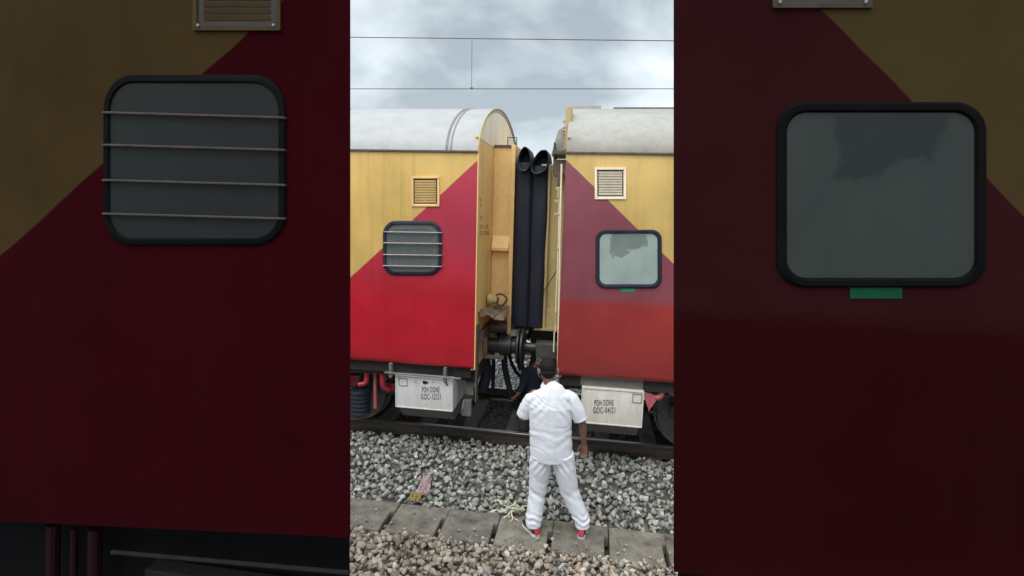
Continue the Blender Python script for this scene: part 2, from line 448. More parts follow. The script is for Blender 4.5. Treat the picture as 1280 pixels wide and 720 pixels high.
def scatter(name, regions, palette, label, seed, tone=1.25):
    """regions: (x0,x1,y0,y1,pitch,size,lift,keepout function)"""
    rg = np.random.default_rng(seed); P = []; S = []
    for (x0, x1, y0, y1, pitch, size, lift, layers) in regions:
        for L_ in range(layers):
            X, Y = np.meshgrid(np.arange(x0, x1, pitch), np.arange(y0, y1, pitch))
            X = X.ravel()+rg.uniform(-.6, .6, X.size)*pitch; Y = Y.ravel()+rg.uniform(-.6, .6, Y.size)*pitch
            Z = gz(Y)+lift+L_*size*.8+rg.uniform(-.3, .35, X.size)*size
            s_ = size*rg.uniform(.55, 1.12, X.size)
            P.append(np.stack([X, Y, Z], 1)); S.append(s_)
    P = np.concatenate(P); S = np.concatenate(S); N = len(P)
    q = rg.normal(size=(N, 4)); q /= np.linalg.norm(q, axis=1)[:, None]
    w, x, y, z = q.T
    Rm = np.stack([1-2*(y*y+z*z), 2*(x*y-z*w), 2*(x*z+y*w), 2*(x*y+z*w), 1-2*(x*x+z*z), 2*(y*z-x*w), 2*(x*z-y*w), 2*(y*z+x*w), 1-2*(x*x+y*y)], 1).reshape(N, 3, 3)
    an = rg.uniform([.85, .75, .65], [1.15, 1.05, .95], (N, 3))
    kb = rg.integers(0, len(BASES), N)
    pal = np.array(palette); pc = pal[rg.integers(0, len(pal), N)]*rg.uniform(.72, 1.22, (N, 1))
    VV = []; TT = []; CC = []; off = 0
    for k, (V, T) in enumerate(BASES):
        idx = np.where(kb == k)[0]
        if not len(idx): continue
        loc = V[None]*an[idx][:, None, :]*S[idx][:, None, None]
        wv = np.einsum('nij,nvj->nvi', Rm[idx], loc)+P[idx][:, None, :]
        VV.append(wv.reshape(-1, 3)); TT.append((T[None]+(np.arange(len(idx))*len(V))[:, None, None]).reshape(-1, 3)+off)
        CC.append(np.repeat(pc[idx], len(V), 0)); off += len(idx)*len(V)
    CC = [c_*tone for c_ in CC]
    V = np.concatenate(VV).astype(np.float32); T = np.concatenate(TT).astype(np.int32); C_ = np.concatenate(CC)
    me = bpy.data.meshes.new(name)
    me.vertices.add(len(V)); me.vertices.foreach_set('co', V.ravel())
    me.loops.add(T.size); me.loops.foreach_set('vertex_index', T.ravel())
    me.polygons.add(len(T)); me.polygons.foreach_set('loop_start', np.arange(0, T.size, 3, dtype=np.int32))
    me.polygons.foreach_set('loop_total', np.full(len(T), 3, np.int32)); me.update(calc_edges=True)
    a = me.color_attributes.new('stone_colour', 'FLOAT_COLOR', 'POINT')
    a.data.foreach_set('color', np.concatenate([C_, np.ones((len(C_), 1))], 1).astype(np.float32).ravel())
    o = link(name, me, M['stone']); tag(o, label, name.replace('_', ' '), kind='stuff')
    return o
GREY = [(.29, .285, .255), (.235, .24, .21), (.33, .325, .30), (.17, .18, .155), (.29, .285, .255), (.42, .415, .39), (.25, .255, .225), (.31, .275, .235), (.14, .14, .125), (.36, .33, .30)]
TAN = [(.34, .275, .21), (.28, .23, .175), (.40, .345, .28), (.20, .165, .13), (.33, .30, .26), (.44, .38, .31), (.26, .245, .22), (.31, .25, .19)]
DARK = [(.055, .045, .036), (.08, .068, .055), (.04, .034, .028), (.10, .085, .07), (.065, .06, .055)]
PALE = [(.42, .43, .43), (.52, .52, .51), (.33, .34, .34), (.6, .6, .59), (.27, .28, .28)]
scatter('foreground_ballast', [(-4.2, 3.6, 3.75, 4.80, .070, .060, .004, 2), (-4.2, 3.6, 3.75, 4.80, .11, .035, .06, 1), (-4.2, 3.6, 4.72, 4.86, .055, .048, .045, 2), (-4.2, 3.6, 4.82, 4.93, .085, .042, .15, 1), (-4.2, 3.6, 4.9, 5.0, .22, .034, .185, 1)], TAN, 'tan and beige crushed stone in front of the concrete walkway', 3, 1.15)
scatter('shoulder_ballast', [(-4.2, 3.6, 5.40, 6.48, .068, .058, .0, 2), (-4.2, 3.6, 5.40, 6.46, .12, .034, .06, 1), (-4.2, 3.6, 4.92, 5.34, .30, .024, .185, 1), (-4.2, 3.6, 5.345, 5.40, .12, .045, .13, 1)], GREY, 'grey green crushed stone banked between walkway and near rail', 4, 1.12)
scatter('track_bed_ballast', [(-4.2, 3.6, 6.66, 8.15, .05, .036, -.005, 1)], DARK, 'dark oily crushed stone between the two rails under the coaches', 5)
scatter('far_ballast', [(-6.5, 4, 8.4, 12.9, .06, .038, .01, 1)], PALE, 'pale crushed stone beyond the far rail, seen under the couplings', 6)

# ------------------------------------------------------------------ walkway slabs
def slab():
    P = .595
    t = MB()
    # full width at the far side, notched on the right of the near part
    y0, y1, yn = WALK0, WALK1, WALK0+.36
    poly = [(0, y0), (P-.052, y0), (P-.052, yn), (P-.006, yn+.012), (P-.006, y1), (0, y1)]
    t.prism([Vector((x, y, ZW-.12)) for x, y in poly], (0, 0, .12))
    bmesh.ops.bevel(t.bm, geom=[e for e in t.bm.edges if all(v.co.z > ZW-.01 for v in e.verts)], offset=.007, segments=2, affect='EDGES')
    o = t.build('walkway_slab', M['slab'], loc=(0, WALK0, ZW-.12))
    return o
XS0 = -.235
s0 = slab()
ords = {-3: 'under the pink paper scrap', -2: 'just right of the pink paper scrap', -1: "under the standing man's left shoe", 0: "between the standing man's two shoes, wholly grey", 1: "right of the standing man's right shoe", 2: 'at the right end of the visible walkway', -4: 'at the left end of the visible walkway'}
for k in range(-9, 8):
    o = s0 if k == -9 else s0.copy()
    if k != -9: COL.objects.link(o)
    o.location = (XS0+k*.595+random.uniform(-.004, .004), WALK0+random.uniform(-.006, .006), ZW-.12+random.uniform(-.006, .004))
    o.rotation_euler = (0, rad(random.uniform(-.4, .4)), rad(random.uniform(-.35, .35)))
    lab = {-4: 'weathered grey walkway slab at the left end of the visible walkway, left of the pink scrap',
           -3: 'weathered grey walkway slab just in front of the pink paper scrap',
           -2: 'weathered grey walkway slab between the pink scrap and the straw litter',
           -1: "weathered grey walkway slab under the standing man's left shoe",
           0: "weathered grey walkway slab under the standing man's right shoe",
           1: "weathered grey walkway slab first to the right of the standing man",
           2: "weathered grey walkway slab second to the right of the standing man"}.get(k, 'weathered grey walkway slab hidden behind the nearest coaches')
    tag(o, lab, 'concrete slab', 'concrete slabs of the trackside walkway')

# ------------------------------------------------------------------ rails and sleepers
def rail(yc, label):
    pr = [(-.075, -.156), (.075, -.156), (.075, -.146), (.012, -.128), (.009, -.05), (.034, -.036), (.036, -.006), (.028, 0), (-.028, 0), (-.036, -.006), (-.034, -.036), (-.009, -.05), (-.012, -.128), (-.075, -.146)]
    mb = MB(); mb.prism([Vector((-40, yc+a, b)) for a, b in pr], (80, 0, 0))
    for f in mb.bm.faces:
        if f.calc_center_median().z > -.004 and abs(f.normal.z) > .5: f.material_index = 1
    o = mb.build('rail', [M['rail'], M['rail_top']], loc=(0, yc, -.156)); tag(o, label, 'rail', 'rails of the track'); return o
rail(RAIL_N, 'near dark steel rail edging the grey ballast, below the equipment boxes')
rail(RAIL_F, 'far rail with a bright top, seen in the gap under the couplings')
for yc, l in ((10.9, 'nearer rail of the second track, beyond the coaches'), (12.57, 'farther rail of the second track, beyond the coaches')):
    rail(yc, l)
for yc, l in ((1.14, 'added rail nearest the viewer, under the stand-in coaches'), (2.42, 'added second nearest rail, under the stand-in coaches')):
    o = rail(yc, l); o.location.z -= .33
def sleeper(loc, label, first=[None]):
    if first[0] is None:
        root = thing('sleeper', loc, label, 'sleeper', 'concrete sleepers of the track')
        x, y, z = loc
        mb = MB(); pr = [(-.12, -.19), (.12, -.19), (.10, 0), (-.10, 0)]
        mb.prism([Vector((x+a, y-1.33, z+b)) for a, b in pr], (0, 2.66, 0))
        bmesh.ops.bevel(mb.bm, geom=mb.bm.edges[:], offset=.012, segments=1, affect='EDGES')
        mb.build('block', M['sleeper'], root)
        for s in (-1, 1):
            for e in (-1, 1):
                c = MB(); yy = y+s*.835+e*.10
                c.tube(curve_pts([(x-.03, yy+e*.03, z+.012), (x-.028, yy-e*.02, z+.04), (x, yy-e*.035, z+.03), (x+.028, yy-e*.02, z+.04), (x+.03, yy+e*.03, z+.012)], 5), .009, 6)
                c.build('rail_clip', M['rail'], root)
        first[0] = root; return root
    src = first[0]; r = src.copy(); COL.objects.link(r); r.location = loc; tag(r, label)
    for ch in list(src.children):
        c = ch.copy(); COL.objects.link(c); c.parent = r
    return r
for k in range(-8, 9):
    x = -1.60+k*.64
    near = {0: 'concrete sleeper in the open gap between the two coaches, left of the standing man',
            1: 'concrete sleeper in the gap hidden mostly behind the standing man',
            -1: 'shaded concrete sleeper under the right end of the white equipment box',
            -2: 'shaded concrete sleeper under the left end of the white equipment box',
            4: 'shaded concrete sleeper leaning into view under the red coach, right of the cream box',
            3: 'shaded concrete sleeper under the right part of the cream box',
            2: 'shaded concrete sleeper under the left part of the cream box'}.get(k, 'shaded concrete sleeper further along under the coaches')
    sleeper((x, 7.41, -.160), near)

# ------------------------------------------------------------------ far coaches
ZB, ZG, ZC, HW = 1.08, 3.585, 4.30, 1.625
YC = D+HW
XL, XR = -1.273, -.296
def arch(n=24, grow=0.):
    pts = []
    for i in range(n+1):
        a = math.pi*i/n; c, s = math.cos(a), math.sin(a)
        e = 1.05
        pts.append((YC-(HW+grow)*math.copysign(abs(c)**e, c), ZG+(ZC-ZG+grow)*abs(s)**1.12))
    return pts
def coach_shell(root, x_end, x_far, side_mat, roof_mat, end_mat, cap_mat, lip=.0):
    s = 1 if x_far > x_end else -1
    X0, X1 = x_end, x_far
    # near side wall: gentle inward roll at the bottom, one sheet with thickness
    pr = [(D, ZG-.004), (D, ZB+.07), (D+.012, ZB+.03), (D+.05, ZB), (D+.09, ZB), (D+.05, ZB+.07), (D+.05, ZG-.004)]
    mb = MB(); n = 40
    xs = [X0+(X1-X0)*(i/n)**1.5 for i in range(n+1)]
    mb.bands([[Vector((x, y+(.004*noise.noise((x*1.1, z*1.3, 3)) if y == D else 0), z)) for y, z in pr] for x in xs], cap=True)
    side = mb.build('side_wall', side_mat, root, auto=35)
    pr2 = [(2*YC-y, z) for y, z in pr]
    mb = MB(); mb.prism([Vector((X0, y, z)) for y, z in pr2], (X1-X0, 0, 0)); mb.build('side_wall', side_mat, root)
    # gutter line
    mb = MB(); mb.box((min(X0, X1), D-.022, ZG-.002), (max(X0, X1), D+.0, ZG+.018)); mb.build('gutter', M['brown_steel'], root)
    a = arch(); mb = MB()
    xs = [X0+(X1-X0)*(i/30)**1.6 for i in range(31)]
    o_ = [[Vector((x, y, z)) for y, z in a] for x in xs]
    mb.bands(o_, closed=False)
    i_ = [[Vector((x, y, z)) for y, z in arch(grow=-.04)] for x in (X0, X1)]
    mb.bands([o_[0], i_[0]], closed=False); mb.bands([o_[-1], i_[1]], closed=False)
    roof = mb.build('roof', roof_mat, root, auto=40)
    # end wall: plate below, cap plate in the arch
    e = X0+s*.012
    mb = MB(); mb.prism([Vector((e, y, z)) for y, z in [(D+.052, ZB-.02), (2*YC-D-.052, ZB-.02), (2*YC-D-.052, ZG+.18), (D+.052, ZG+.18)]], (s*.04, 0, 0))
    end = mb.build('end_wall', end_mat, root)
    ar = arch(grow=-.035); ar = [p for p in ar]
    mb = MB(); mb.prism([Vector((e-s*.004, y, max(z, ZG+.17))) for y, z in ar], (s*.03, 0, 0)); mb.build('end_cap', cap_mat, end)
    return side, roof, end

LL = Vector((-5.5, YC, 0)); LR = Vector((4.2, YC, 0))
left = thing('railway_coach', LL, 'red and yellow coach left of the gap, with barred window and white equipment box', 'railway coach', 'coupled red and yellow coaches')
right = thing('railway_coach', LR, 'faded maroon and yellow coach right of the gap, with pale unbarred window and cream box', 'railway coach', 'coupled red and yellow coaches')
p1, p2 = at(595, 202, D), at(438, 347, D); q1, q2 = at(708, 200, D), at(842, 330, D)
livL = livery('left_coach_livery', LL, ((p1.x, p1.z), (p2.x, p2.z)), (.62, .40, .125), (.41, .040, .066), band=(.53, .016, .030), band_z=2.2, band_k=1.4, rough=.34)
livR = livery('right_coach_livery', LR, ((q1.x, q1.z), (q2.x, q2.z)), (.60, .40, .135), (.25, .066, .085), band=(.34, .040, .038), band_z=1.99, band_k=11., rough=.36)
sideL, roofL, endL = coach_shell(left, XL, -16, livL, M['roof_grey'], M['yellow'], M['cream'])
sideR, roofR, endR = coach_shell(right, XR, 16, livR, M['roof_old'], M['yellow_faded'], M['roof_old'])
# roof seam strap + cable on the left roof
a = arch(grow=.008); xs_ = at(567, 160, D+.3).x
mb = MB(); mb.bands([[Vector((xs_+dx, y, z)) for y, z in a] for dx in (-.012, .012)], closed=False)
mb.bands([[Vector((xs_+.05+dx, y, z)) for y, z in a] for dx in (-.006, .006)], closed=False); mb.build('roof_seam', M['grey_steel'], roofL)
a = arch(grow=.002); mb = MB(); mb.tube([Vector((XL+.004, y, z)) for y, z in a], .009, 6); mb.build('roof_edge_bead', M['yellow_faded'], roofL)
mb = MB(); mb.tube(curve_pts([(-4.4, YC-.7, ZC-.09), (-3.7, YC-.75, ZC-.07), (-3.4, YC-.72, ZC-.04), (-3.2, YC-.7, ZC-.09), (-3.0, YC-.72, ZC-.12)], 8), .009, 6)
mb.build('roof_cable', M['black_steel'], roofL)
# right roof: raised box at the end, walkway strip, hinge lumps
mb = MB(); mb.box((XR+.02, YC-.40, ZC-.2), (XR+.36, YC+.4, ZC+.022), .01); mb.build('roof_box', M['roof_old'], roofR)
mb = MB(); mb.box((XR+.52, YC-.35, ZC-.06), (8, YC+.3, ZC+.006), .004); mb.build('roof_walkway', M['worn_steel'], roofR)
mb = MB()
for zz in (3.88, 3.98): mb.box((XR-.075, D+.42, zz), (XR+.02, D+.47, zz+.025), .005)
mb.box((XR-.04, D+.3, 3.66), (XR+.03, D+.55, 4.14), .01); mb.build('end_bracket', M['yellow_faded'], endR)
mb = MB(); mb.prism([Vector((XR-.20, D+.5, 3.62)), Vector((XR-.13, D+.5, 3.9)), Vector((XR-.03, D+.5, 3.96)), Vector((XR-.0, D+.5, 3.62))], (0, .5, 0)); mb.build('canopy_flap', M['roof_old'], endR)
mb = MB(); mb.box((XR-.17, D+.45, 3.40), (XR-.155, D+.9, 3.76), .003); mb.build('flap_edge', M['black_steel'], endR)
mb = MB(); mb.box((XR-.15, D+.3, 3.36), (XR+.02, D+.36, 3.55), .01); mb.box((XR-.1, D+.25, 3.25), (XR-.04, D+.31, 3.40), .008)
mb.box((XR-.16, D+.2, 3.60), (XR+.0, D+.28, 3.64), .006); mb.build('hinge', M['brown_steel'], endR)

# windows
def far_window_left():
    q = Quad((479, 276, 552.5, 344), D)
    w = ring_part(q, [(0, .155, 0), (0, .155, -.010), (.010, .148, -.018), (.038, .125, -.018), (.045, .12, -.004)]).build('window', M['black_rubber'], left, auto=40)
    pane(q, .038, .12, -.006).build('glass', M['glass_dark'], w)
    mb = MB(); mb.bands([q.loop(.085, .085, -.0065), q.loop(.085, .085, -.010), q.loop(.094, .08, -.010), q.loop(.094, .08, -.0065)]); mb.build('glazing_bead', M['grey_steel'], w)
    for v in (.80, .60, .385, .18):
        mb = MB(); mb.tube([q.p(.012, v, .0), q.p(.012, v, -.022), q.p(.025, v, -.03), q.p(.985, v-.015, -.03), q.p(.998, v-.015, -.022), q.p(.998, v-.015, 0)], .0075, 8)
        mb.build('guard_bar', M['grey_bar'], w)
M['grey_bar'] = paint('window_bar_paint', (.36, .30, .28), (.15, .08, .06), .6, .45, 12, metal=.2)
far_window_left()
def far_window_right():
    q = Quad((744.5, 287, 827, 360), D)
    w = ring_part(q, [(0, .105, 0), (0, .105, -.012), (.012, .098, -.024), (.034, .08, -.022), (.046, .072, -.004)]).build('window', M['black_rubber'], right, auto=40)
    c = q.p(.5, .5)-LR
    m_ = peel_material('right_window_glass', c.x-.005, c.z+.16, .19, .085, (.30, .36, .33), (.17, .205, .19))
    pane(q, .04, .075, -.006).build('glass', m_, w)
    g = Quad((776, 360.3, 794, 364.8), D); mb = MB(); mb.prism([g.p(u, v, -.003) for u, v in ((0, 0), (1, 0), (1, 1), (0, 1))], (0, .002, 0)); mb.build('green_label', M['green'], right)
far_window_right()
louvre_vent(Quad((514.5, 220.5, 549.5, 258), D), left, M['yellow'], M['yellow'])
louvre_vent(Quad((743.5, 209.5, 782.5, 249), D), right, M['cream'], M['cream'])

# end gear of the left coach: vestibule box, flange, ledge, torn footplate
YV = D+1.025
P0 = at(616, 183, YV); P1 = at(641, 183, YV)
zb_ = 1.50
mb = MB(); mb.box((XL-.01, YV, zb_), (P1.x, 2*YC-YV, P0.z+.0), .008); vest = mb.build('vestibule_box', M['yellow'], left)
mb = MB(); mb.box((P1.x-.01, YV-.05, 1.30), (P1.x+.045, 2*YC-YV+.05, P0.z+.02), .006); mb.build('vestibule_flange', M['cream_yellow'] if 'cream_yellow' in M else M['yellow'], vest)
mb = MB(); lz = at(625, 306, YV).z
mb.prism([Vector((XL, YV, lz+.12)), Vector((XL, YV, lz-.07)), Vector((XL, YV-.09, lz-.07)), Vector((XL, YV-.09, lz-.035))], (P1.x-XL-.012, 0, 0)); mb.build('ledge', M['yellow'], vest)
mb = MB(); mb.box((XL-.005, YV-.02, P0.z-.012), (P1.x+.0, YV+.3, P0.z+.018), .004); mb.build('top_trim', M['brown_steel'], vest)
mb = MB(); mb.tube([(P1.x-.1, YV+.2, P0.z+.015), (P1.x-.1, YV+.2, P0.z+.14), (P1.x+.02, YV+.2, P0.z+.14), (P1.x+.02, YV+.2, P0.z+.015)], .008, 6); mb.build('top_handle', M['brown_steel'], vest)
# corner strip under and below the side of the left coach
mb = MB(); mb.box((XL, D+.0, ZB+.0), (XL+.012, D+.10, ZG-.0), .002); mb.build('corner_strip', M['yellow'], endL)
mb = MB(); mb.prism([Vector((XL+.014, D+.01, .68)), Vector((XL+.014, D+.12, .66)), Vector((XL+.016, D+.14, 1.62)), Vector((XL+.016, D+.01, 1.62))], (.012, 0, 0)); mb.build('corner_bracket', M['brown_steel'], left)
# stencils on the left end wall, reading along +Y
def end_text(text, px0, py0, px1, py1, mat=None):
    x = XL+.0075
    def P(px, py):
        d_ = fwd+(px-640)/F*CR-(py-360)/F*CU; t = x/d_.x; return Vector((0, 0, HC))+d_*t
    c = [P(px0, py1), P(px1, py1), P(px1, py0), P(px0, py0)]
    q = Quad3(c); return lettering(text, q, endL, mat or M['stencil_faint'], dy=0)
end_text('7%', 597.5, 247, 602, 252); end_text('OE', 597.5, 254, 601.5, 259)
end_text('RT1', 597, 270, 604, 275); end_text('FTR', 597, 281, 604, 286); end_text('0', 607.5, 281, 610, 286)
end_text('GCN', 597, 289, 604, 294); end_text('7880', 605.5, 289, 611.5, 294)
# mushroom bracket, crumpled footplate
pb = at(612, 372, D+.75)
mb = MB(); mb.lathe((XL+.01, pb.y, pb.z-.02), (1, 0, 0), [(0, .075), (.05, .075), (.065, .06), (.12, .055), (.13, .03)], 20); mb.build('lamp_bracket', M['yellow_faded'], endL, auto=40)
mb = MB(); mb.tube(curve_pts([(XL+.12, pb.y-.05, pb.z+.05), (XL+.2, pb.y-.05, pb.z+.06), (XL+.26, pb.y-.05, pb.z-.0), (XL+.2, pb.y-.05, pb.z-.09), (XL+.14, pb.y-.05, pb.z-.07), (XL+.15, pb.y-.05, pb.z+.01)], 5), .014, 6); mb.build('bracket_hook', M['brown_steel'], endL)
def crumple(name, corners, amp, mat, parent, n=14, th=.006, seed=0):
    a, b, c, d_ = [Vector(v) for v in corners]; t = bmesh.new(); g = []
    for j in range(n+1):
        row = []
        for i in range(n+1):
            p = a.lerp(b, i/n).lerp(d_.lerp(c, i/n), j/n)
            k = (.7*noise.noise((i*.35+seed, j*.4, seed))+.9*abs(noise.noise((i*.75, j*.65+seed, 2)))-.6*abs(noise.noise((i*.55+3, j*.9+seed, 7))))
            row.append(t.verts.new(p+Vector((k*.3, k*.3, k))*amp))
        g.append(row)
    for j in range(n):
        for i in range(n): t.faces.new((g[j][i], g[j][i+1], g[j+1][i+1], g[j+1][i]))
    r_ = bmesh.ops.solidify(t, geom=t.faces[:], thickness=th)
    mb = MB(); mb._add(t, Matrix.Identity(4)); return mb.build(name, mat, parent)
crumple('footplate', [at(592, 391, D+.2), at(629, 401, D+.2), at(637, 382, D+1.0), at(604, 381, D+1.0)], .05, M['brown_cream'] if 'brown_cream' in M else paint('bent_footplate_paint', (.38, .29, .20), (.14, .10, .07), .7, .6, 8), endL, seed=4)
mb = MB(); mb.box((XL-.0, D+.25, 1.36), (XL+.05, D+1.0, 1.49), .008); mb.box((XL+.04, D+.3, 1.16), (XL+.09, D+.36, 1.4), .006); mb.box((XL+.04, D+.3, 1.14), (XL+.30, D+.36, 1.18), .006); mb.build('end_beam', M['brown_steel'], left)
pc = at(622, 410, D+.7); mb = MB(); mb.lathe((pc.x-.12, pc.y, pc.z), (1, .2, 0), [(0, .05), (.02, .07), (.2, .075), (.24, .05)], 20); mb.build('air_cylinder', paint('dull_brown_red', (.09, .045, .04), (.04, .03, .03), .5, .6, 9), left, auto=40)

# gangway bellows: fat black rubber tubes that fold over in a loop at the top
def bellows(xc, w, ztop, zbot, root):
    t = MB(); n = 28; yb = YV-.10
    # vertical tube, flattened; open rolled end shown by an inner dark face
    def ring(z, wx, wy, lean=0.):
        out = []
        for k in range(n):
            c_, s_ = math.cos(2*math.pi*k/n), math.sin(2*math.pi*k/n)
            px_, py_ = math.copysign(abs(c_)**.55, c_), math.copysign(abs(s_)**.75, s_)
            cr_ = .014*noise.noise((px_*2.2+xc*7, z*1.1, 4))+.010*noise.noise((px_*5+xc*7, z*2.5, 8))
            out.append(Vector((xc+lean+wx*px_, yb+.14+wy*py_+cr_, z)))
        return out
    rings = []
    for i in range(26):
        f = i/25; z = zbot+(ztop-zbot)*f
        rings.append(ring(min(z, ztop-.16), w*(1.02+.05*noise.noise((f*4, xc*9, 0))), .14, .010*noise.noise((f*3, xc*5, 7))))
    t.bands(rings, cap=True)
    b = t.build('gangway_bellows', M['black_rubber'], root, auto=50)
    wm = w*(.72 if root is left else .92)
    # open rolled mouth facing the viewer where the tube folds over at the top
    t = MB(); zc_ = ztop-.115; rr = []
    for yy, k_ in ((yb+.40, 1.), (yb+.1, 1.02), (yb-.035, 1.), (yb-.045, .95), (yb-.035, .88), (yb+.08, .84), (yb+.30, .80)):
        lean = .02*(yy-yb)
        rr.append([Vector((xc+lean+.03*math.sin(2*math.pi*k/n)*(1 if root is right else -.3)+wm*k_*math.cos(2*math.pi*k/n)*(1-.22*math.sin(2*math.pi*k/n)+.1*noise.noise((k*.5, xc*9, 1))), yy+.10*math.sin(2*math.pi*k/n), zc_+.165*k_*math.sin(2*math.pi*k/n)*(1+.10*noise.noise((k*.35, xc*5, 6))))) for k in range(n)])
    t.bands(rr, cap=True); t.build('rolled_mouth', M['black_rubber'], b, auto=50)
    # top run of the same rubber tube across the gangway, sloping away
    t = MB(); yy0 = yb+.28; yy1 = 2*YC-yy0
    t.tube([Vector((xc, yy0+(yy1-yy0)*i/12, ztop-.13-.05*math.sin(math.pi*i/12))) for i in range(13)], w*.98, 16)
    t.build('bellows_top_run', M['black_rubber'], b, auto=50)
    t = MB(); t.tube([Vector((xc, yy1, zbot+(ztop-zbot-.1)*i/6)) for i in range(7)], w*.98, 16); t.build('bellows_far_run', M['black_rubber'], b, auto=50)
    return b
bt = at(655, 188, YV); bt2 = at(672, 192, YV); bz = at(655, 406, YV).z
xb1 = (at(645, 300, YV).x+at(664, 300, YV).x)/2; xb2 = (at(664, 300, YV).x+at(683, 300, YV).x)/2
bellows(xb1-.005, .113, bt.z+.0, bz, left)
bellows(xb2-.0, .113, bt2.z-.0, bz, right)
# right vestibule
Q0 = at(675, 205, YV); zq = at(680, 412, YV).z
mb = MB(); mb.box((Q0.x+.02, YV, zq+.03), (XR+.02, 2*YC-YV, Q0.z), .008); vr = mb.build('vestibule_box', M['yellow_faded'], right)
mb = MB(); mb.box((at(671, 300, YV).x+.115, YV-.06, zq), (at(671, 300, YV).x+.155, 2*YC-YV+.05, Q0.z-.02), .006); mb.build('vestibule_flange', M['yellow_faded'], vr)
mb = MB(); mb.box((Q0.x, YV-.07, zq-.0), (XR+.0, YV+.02, zq+.035), .005); mb.build('sill_plate', M['yellow_faded'], vr)
mb = MB(); mb.box((Q0.x+.045, YV-.02, zq+.035), (XR-.0, YV+.0, zq+.28), .005); mb.build('kick_plate', M['yellow_faded'], vr)
mb = MB(); mb.tube([at(675, 372, YV-.07), at(698, 335, YV-.15)], .006, 6); mb.build('cable', M['black_steel'], vr)
mb = MB(); mb.tube(curve_pts([at(702, 205, D+.12), at(700, 300, D+.12), at(699, 360, D+.12), at(697, 470, D+.12)], 6), .011, 6); mb.build('conduit', M['cream'], endR)
mb = MB(); mb.tube(curve_pts([at(699, 240, D+.2), at(698, 300, D+.2), at(695, 380, D+.2), at(694, 415, D+.2)], 6), .008, 6); mb.build('conduit', M['cream'], endR)
mb = MB()
for (x, y, w, h) in ((699, 243, .05, .10), (698, 236, .06, .04), (696, 252, .05, .04), (697, 268, .08, .03), (699, 312, .04, .03), (698, 350, .03, .04), (694, 398, .02, .16)):
    c = at(x, y, D+.22); mb = MB(); mb.box((c.x-w/2, c.y-.03, c.z-h/2), (c.x+w/2, c.y+.03, c.z+h/2), .008); mb.build('junction_fitting', M['yellow_faded'], endR)
mb = MB(); mb.tube([at(693, 415, D+.3), at(692, 440, D+.3)], .009, 6); mb.build('lever', M['cream'], endR)

# underframes
def underframe(x0, x1, root):
    s = 1 if x1 > x0 else -1
    a, b = min(x0+s*.06, x1), max(x0+s*.06, x1)
    mb = MB(); mb.box((a, D+.10, .94), (b, D+.22, 1.06), .008); mb.build('sole_bar', M['dark_under'], root)
    mb = MB(); mb.box((a, D+.24, .93), (b, 2*YC-D-.2, 1.05), .01); mb.build('underframe_floor', M['dark_under'], root)
    mb = MB(); mb.box((x0+s*.02 if s > 0 else x0-.14, D+.2, .85), (x0+.14 if s > 0 else x0-.02, 2*YC-D-.2, 1.36), .01); mb.build('headstock', M['dark_under'], root)
underframe(XL, -16, left); underframe(XR, 16, right)
def wheelset(x, root):
    for yy, s in ((RAIL_N, 1), (RAIL_F, -1)):
        mb = MB(); mb.lathe((x, yy-s*.055, .457), (0, s, 0), [(0, .16), (0, .40), (.005, .45), (.0, .457), (.125, .462), (.127, .487), (.16, .487), (.162, .41), (.10, .38), (.10, .2), (.16, .18), (.16, .08)], 48)
        mb.build('wheel', M['worn_steel'], root, auto=30)
    mb = MB(); mb.lathe((x, RAIL_N, .457), (0, 1, 0), [(0, .08), (.2, .08), (1.4, .08), (RAIL_F-RAIL_N, .08)], 20); mb.build('axle', M['dark_under'], root, auto=30)
for x in (-3.12, -6.0): wheelset(x, left)
for x in (1.42, 4.3): wheelset(x, right)
def bogie(x0, x1, root):
    for yy in (RAIL_F+.25, RAIL_N-.35):
        mb = MB(); mb.box((x0-.35, yy, .50), (x1+.35, yy+.1, .68), .02)
        mb.box((x0+.5, yy-.02, .36), (x1-.5, yy+.12, .56), .02)
        b = mb.build('bogie_frame', M['dark_under'], root, auto=30)
    for x in (x0, x1):
        mb = MB(); mb.box((x-.14, RAIL_N-.42, .32), (x+.14, RAIL_N-.2, .60), .03); mb.build('axle_box', M['black_steel'], b, auto=30)
bogie(-6.0, -3.12, left); bogie(1.42, 4.3, right)
# black air spring / coil at the far left
c = at(450, 500, D+.3)
mb = MB(); prf = []
for i in range(6):
    z0 = i*.055; prf += [(z0, .115), (z0+.012, .135), (z0+.038, .135), (z0+.052, .115)]
mb.lathe((c.x, c.y, c.z-.18), (0, 0, 1), prf, 28); mb.build('air_spring', M['black_rubber'], left, auto=30)

def equip_box(box, root, mat, depth, txt1, t1, txt2, t2, sag=0.):
    q = Quad(box, D+.03)
    x0, x1 = q.c[0].x, q.c[1].x; z0 = (q.c[0].z+q.c[1].z)/2; z1 = (q.c[2].z+q.c[3].z)/2
    mb = MB(); mb.box((x0, D+.03, z0), (x1, D+.03+depth, z1), .008); b = mb.build('equipment_box', mat, root, auto=30)
    q = Quad3([(x0, D+.03, z0), (x1, D+.03, z0), (x1, D+.03, z1), (x0, D+.03, z1)])
    # rim round the door and dark tray below
    mb = MB(); mb.bands([q.loop(i, .004, dy) for i, dy in ((.001, -.0), (.001, -.008), (.012, -.008), (.014, -.0005))]); mb.build('door_rim', mat, b)
    mb = MB(); mb.prism([Vector((x0+.03, D+.05, z0-.001)), Vector((x0+.03, D+depth, z0-.001)), Vector((x0+.03, D+depth-.05, z0-.18)), Vector((x0+.03, D+.22, z0-.18))], (x1-x0-.06, 0, 0)); mb.build('tray', M['box_under'], b)
    for tx, bx in ((txt1, t1), (txt2, t2)):
        lettering(tx, Quad(bx, D+.03), b, M['stencil'], dy=-.003)
    return b, q, (x0, x1, z0, z1)
